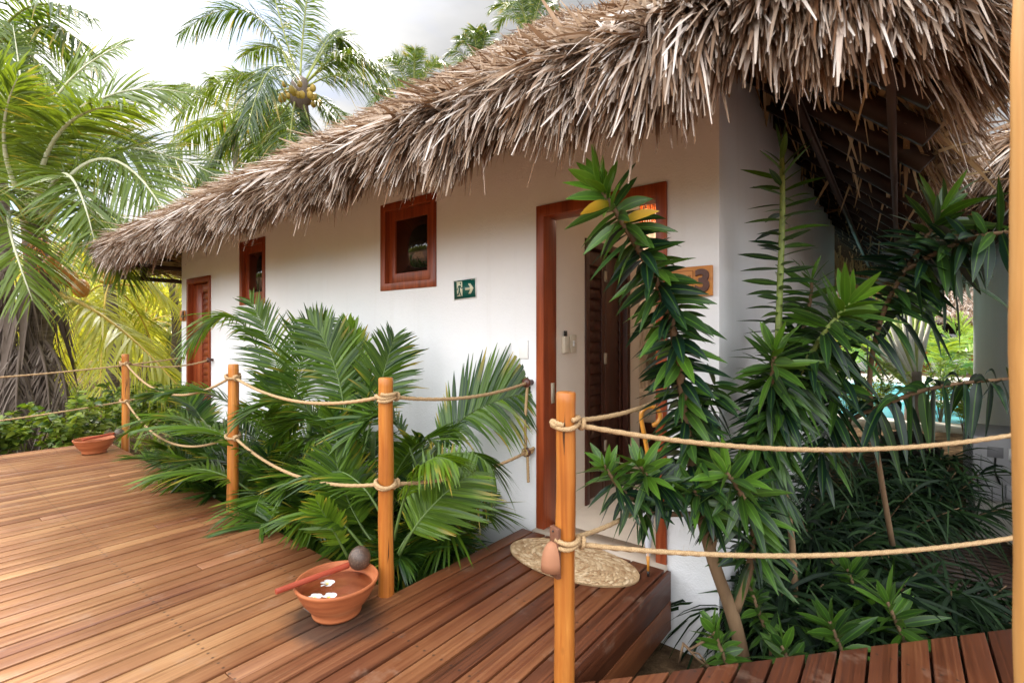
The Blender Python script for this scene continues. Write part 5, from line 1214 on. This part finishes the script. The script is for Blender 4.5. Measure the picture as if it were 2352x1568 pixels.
# fan-shaped travellers palm near the pool
bfan = at(2100, 1000, Z=9.9); bfan[2] = GZ
root = thing('traveller_palm', 'pale fan of palm stalks with a brown trunk near the pool', 'palm tree', tuple(bfan))
g = Geo(); g.tube([bfan + [0, 0, k * .1] for k in range(12)], [.17 - .005 * k for k in range(12)], 12); g.build('trunk', T['sheath'], root, smooth=True)
for k in range(12):
    a = math.radians(-52 + k * 6.0); d = np.array([.7882 * math.sin(a), .6153 * math.sin(a), math.cos(a)]); s0 = bfan + [0, 0, .9 - .02 * abs(k - 7)]
    g = Geo(); g.tube([s0, s0 + d * .6, s0 + d * 1.35], [.075, .05, .028], 8); st = g.build('stalk', T['coping' if k % 3 else 'rachis'], root, smooth=True)
    g = Geo(); n = 26; t = np.linspace(0, 1, n); P = s0 + d * (1.35 + t[:, None] * .7)
    for sg in (1, -1):
        sdv = np.cross(d, [.6153, -.7882, 0]) * sg
        g.strips(P, np.tile(sdv, (n, 1)) + d * .8 + rng.normal(0, .08, (n, 3)), np.tile(d, (n, 1)), (.2 * np.sin(np.clip(t * .9 + .08, 0, 1) * PI) ** .6), .06, .3, nseg=3, tone=.5)
    g.build('leaf_blade', T['fan'], st, smooth=True)
# feathery plants by the pool
for i, (lab, x, z) in enumerate((('feathery pale palm on the far side of the pool', 2165, 11.5), ('feathery palm at the left end of the pool', 2005, 12.2), ('tall feathery palm beside the neighbouring wall', 2235, 15.0))):
    b = at(x, 900, Z=z); b[2] = -.38; root = thing('areca_palm', lab, 'palm plant', tuple(b), 'feathery palms near the pool')
    for (a, m, q, kw) in rand_areca(b[0], b[1], .2, 12, 2.2, (80, 5), i):
        d = b[1] - WY
        a = np.array([b[0], b[1], .3]); az = rng.uniform(0, 2 * PI); e = rng.uniform(.3, 1.4); dd = np.array([math.cos(az) * math.cos(e), math.sin(az) * math.cos(e), math.sin(e)]) * 2.0
        add_frond(root, frond_geo(a, a + dd * .5, a + dd * .9 + [0, 0, -.4 * math.cos(e)], 34, .6, .05, .25, (1.1, .45), .3, .3, .75, (.012, .004), nseg=3), T['olea'], T['cane_g'])
# bushes left of the deck and behind the far corner
bl = [(-8.7, 1.6, .75, .5, 'bushy green shrub beside the far clay bowl'), (-8.9, 2.9, .95, .6, 'round leaved dark bush behind the far post'), (-10.2, 2.6, .8, .6, 'low bush at the foot of the shaggy palm'), (-9.6, 4.4, 1.1, .8, 'leafy bush behind the far corner of the hut'), (-11.8, 4.6, 1.0, .8, 'bush further back beyond the far post'), (-9.2, .2, .45, .45, 'low plant below the left edge ropes'), (-13.5, 6.5, 1.3, 1.0, 'large bush deep in the garden on the left'), (-10.8, 7.0, 1.3, 1.0, 'sunlit bush beyond the hut corner'), (-9.3, 1.0, .5, .45, 'broad low plant at the left end of the deck')]
for (x, y, h, r_, lab) in bl:
    shrub(lab, (x, y, GZ), h + .35, r_ + .15, 16, 60, .12, .062, 'bush', (.0, .95), .35, .25, 'bush', 'bush', 'green bushes left of the deck', lo=.3, prof=[.3, 1, .85, .05])
g = Geo(); b = at(185, 1010, Z=7.2); b[2] = GZ
root = thing('broad_leaf_plant', 'plant with a few large bright lime leaves left of the far bowl', 'plant', tuple(b))
for k in range(7):
    a = k * .9; g = Geo(); D = np.array([[math.cos(a) * .55, math.sin(a) * .55, 1.0]]); g.strips(np.array([b]), D, np.cross(D, [[-.79, .3, 0.0]]) if k % 2 else np.array([[.788, .615, 0]]), rng.uniform(.6, .95), .15, .2, nseg=8, prof=[.08, .25, .7, 1, .95, .75, .5, .25, .03], fold=.3, tone=.95); g.build('leaf', T['bush'], root, smooth=True)
# far greenery closing the view
def treeline(name, n, P, L, W, mat, tone):
    g = Geo(); D = rng.normal(0, 1, (n, 3)) + np.array([0, 0, -.2]); g.strips(P, D, rng.normal(0, 1, (n, 3)), rng.uniform(.6, 1.3, n) * L, W, .25, nseg=2, prof=[.4, 1, .1], tone=np.clip(rng.normal(tone, .25, n), 0, 1))
    return tag(g.build(name, T[mat], None, True), kind='stuff')
def hedge(ax, ay, bx, by, hmin, hmax, n, depth=3.0):
    u = rng.random(n); f = u * 40; top = hmin + (hmax - hmin) * (.5 + .5 * np.sin(f * 1.3) * np.sin(f * .47 + 1)) ; z = GZ + top * rng.random(n) ** .7
    nrm = unit(np.array([-(by - ay), bx - ax])); w = rng.normal(0, depth * .5, n) * np.sqrt(np.clip(1 - (z - GZ) / (hmax + .5), .1, 1))
    return np.column_stack([ax + (bx - ax) * u + nrm[0] * w, ay + (by - ay) * u + nrm[1] * w, z])
P = hedge(-46, -10, -14, 34, 3.0, 6.0, 12000); treeline('distant_foliage', len(P), P, .9, .30, 'farleaf', .55)
P = hedge(-14, 34, 26, 46, 2.0, 5.0, 7000); treeline('distant_foliage', len(P), P, .9, .34, 'bush', .3)
P = hedge(-30, -7, 6, -13, 2.4, 4.2, 9000, 3.0); treeline('distant_foliage', len(P), P, .9, .34, 'farleaf', .4)
ground_cover('low_garden_foliage', 2600, (-20, -8.2), (1.5, 12), .5, .05, 'bush', .7, .35)
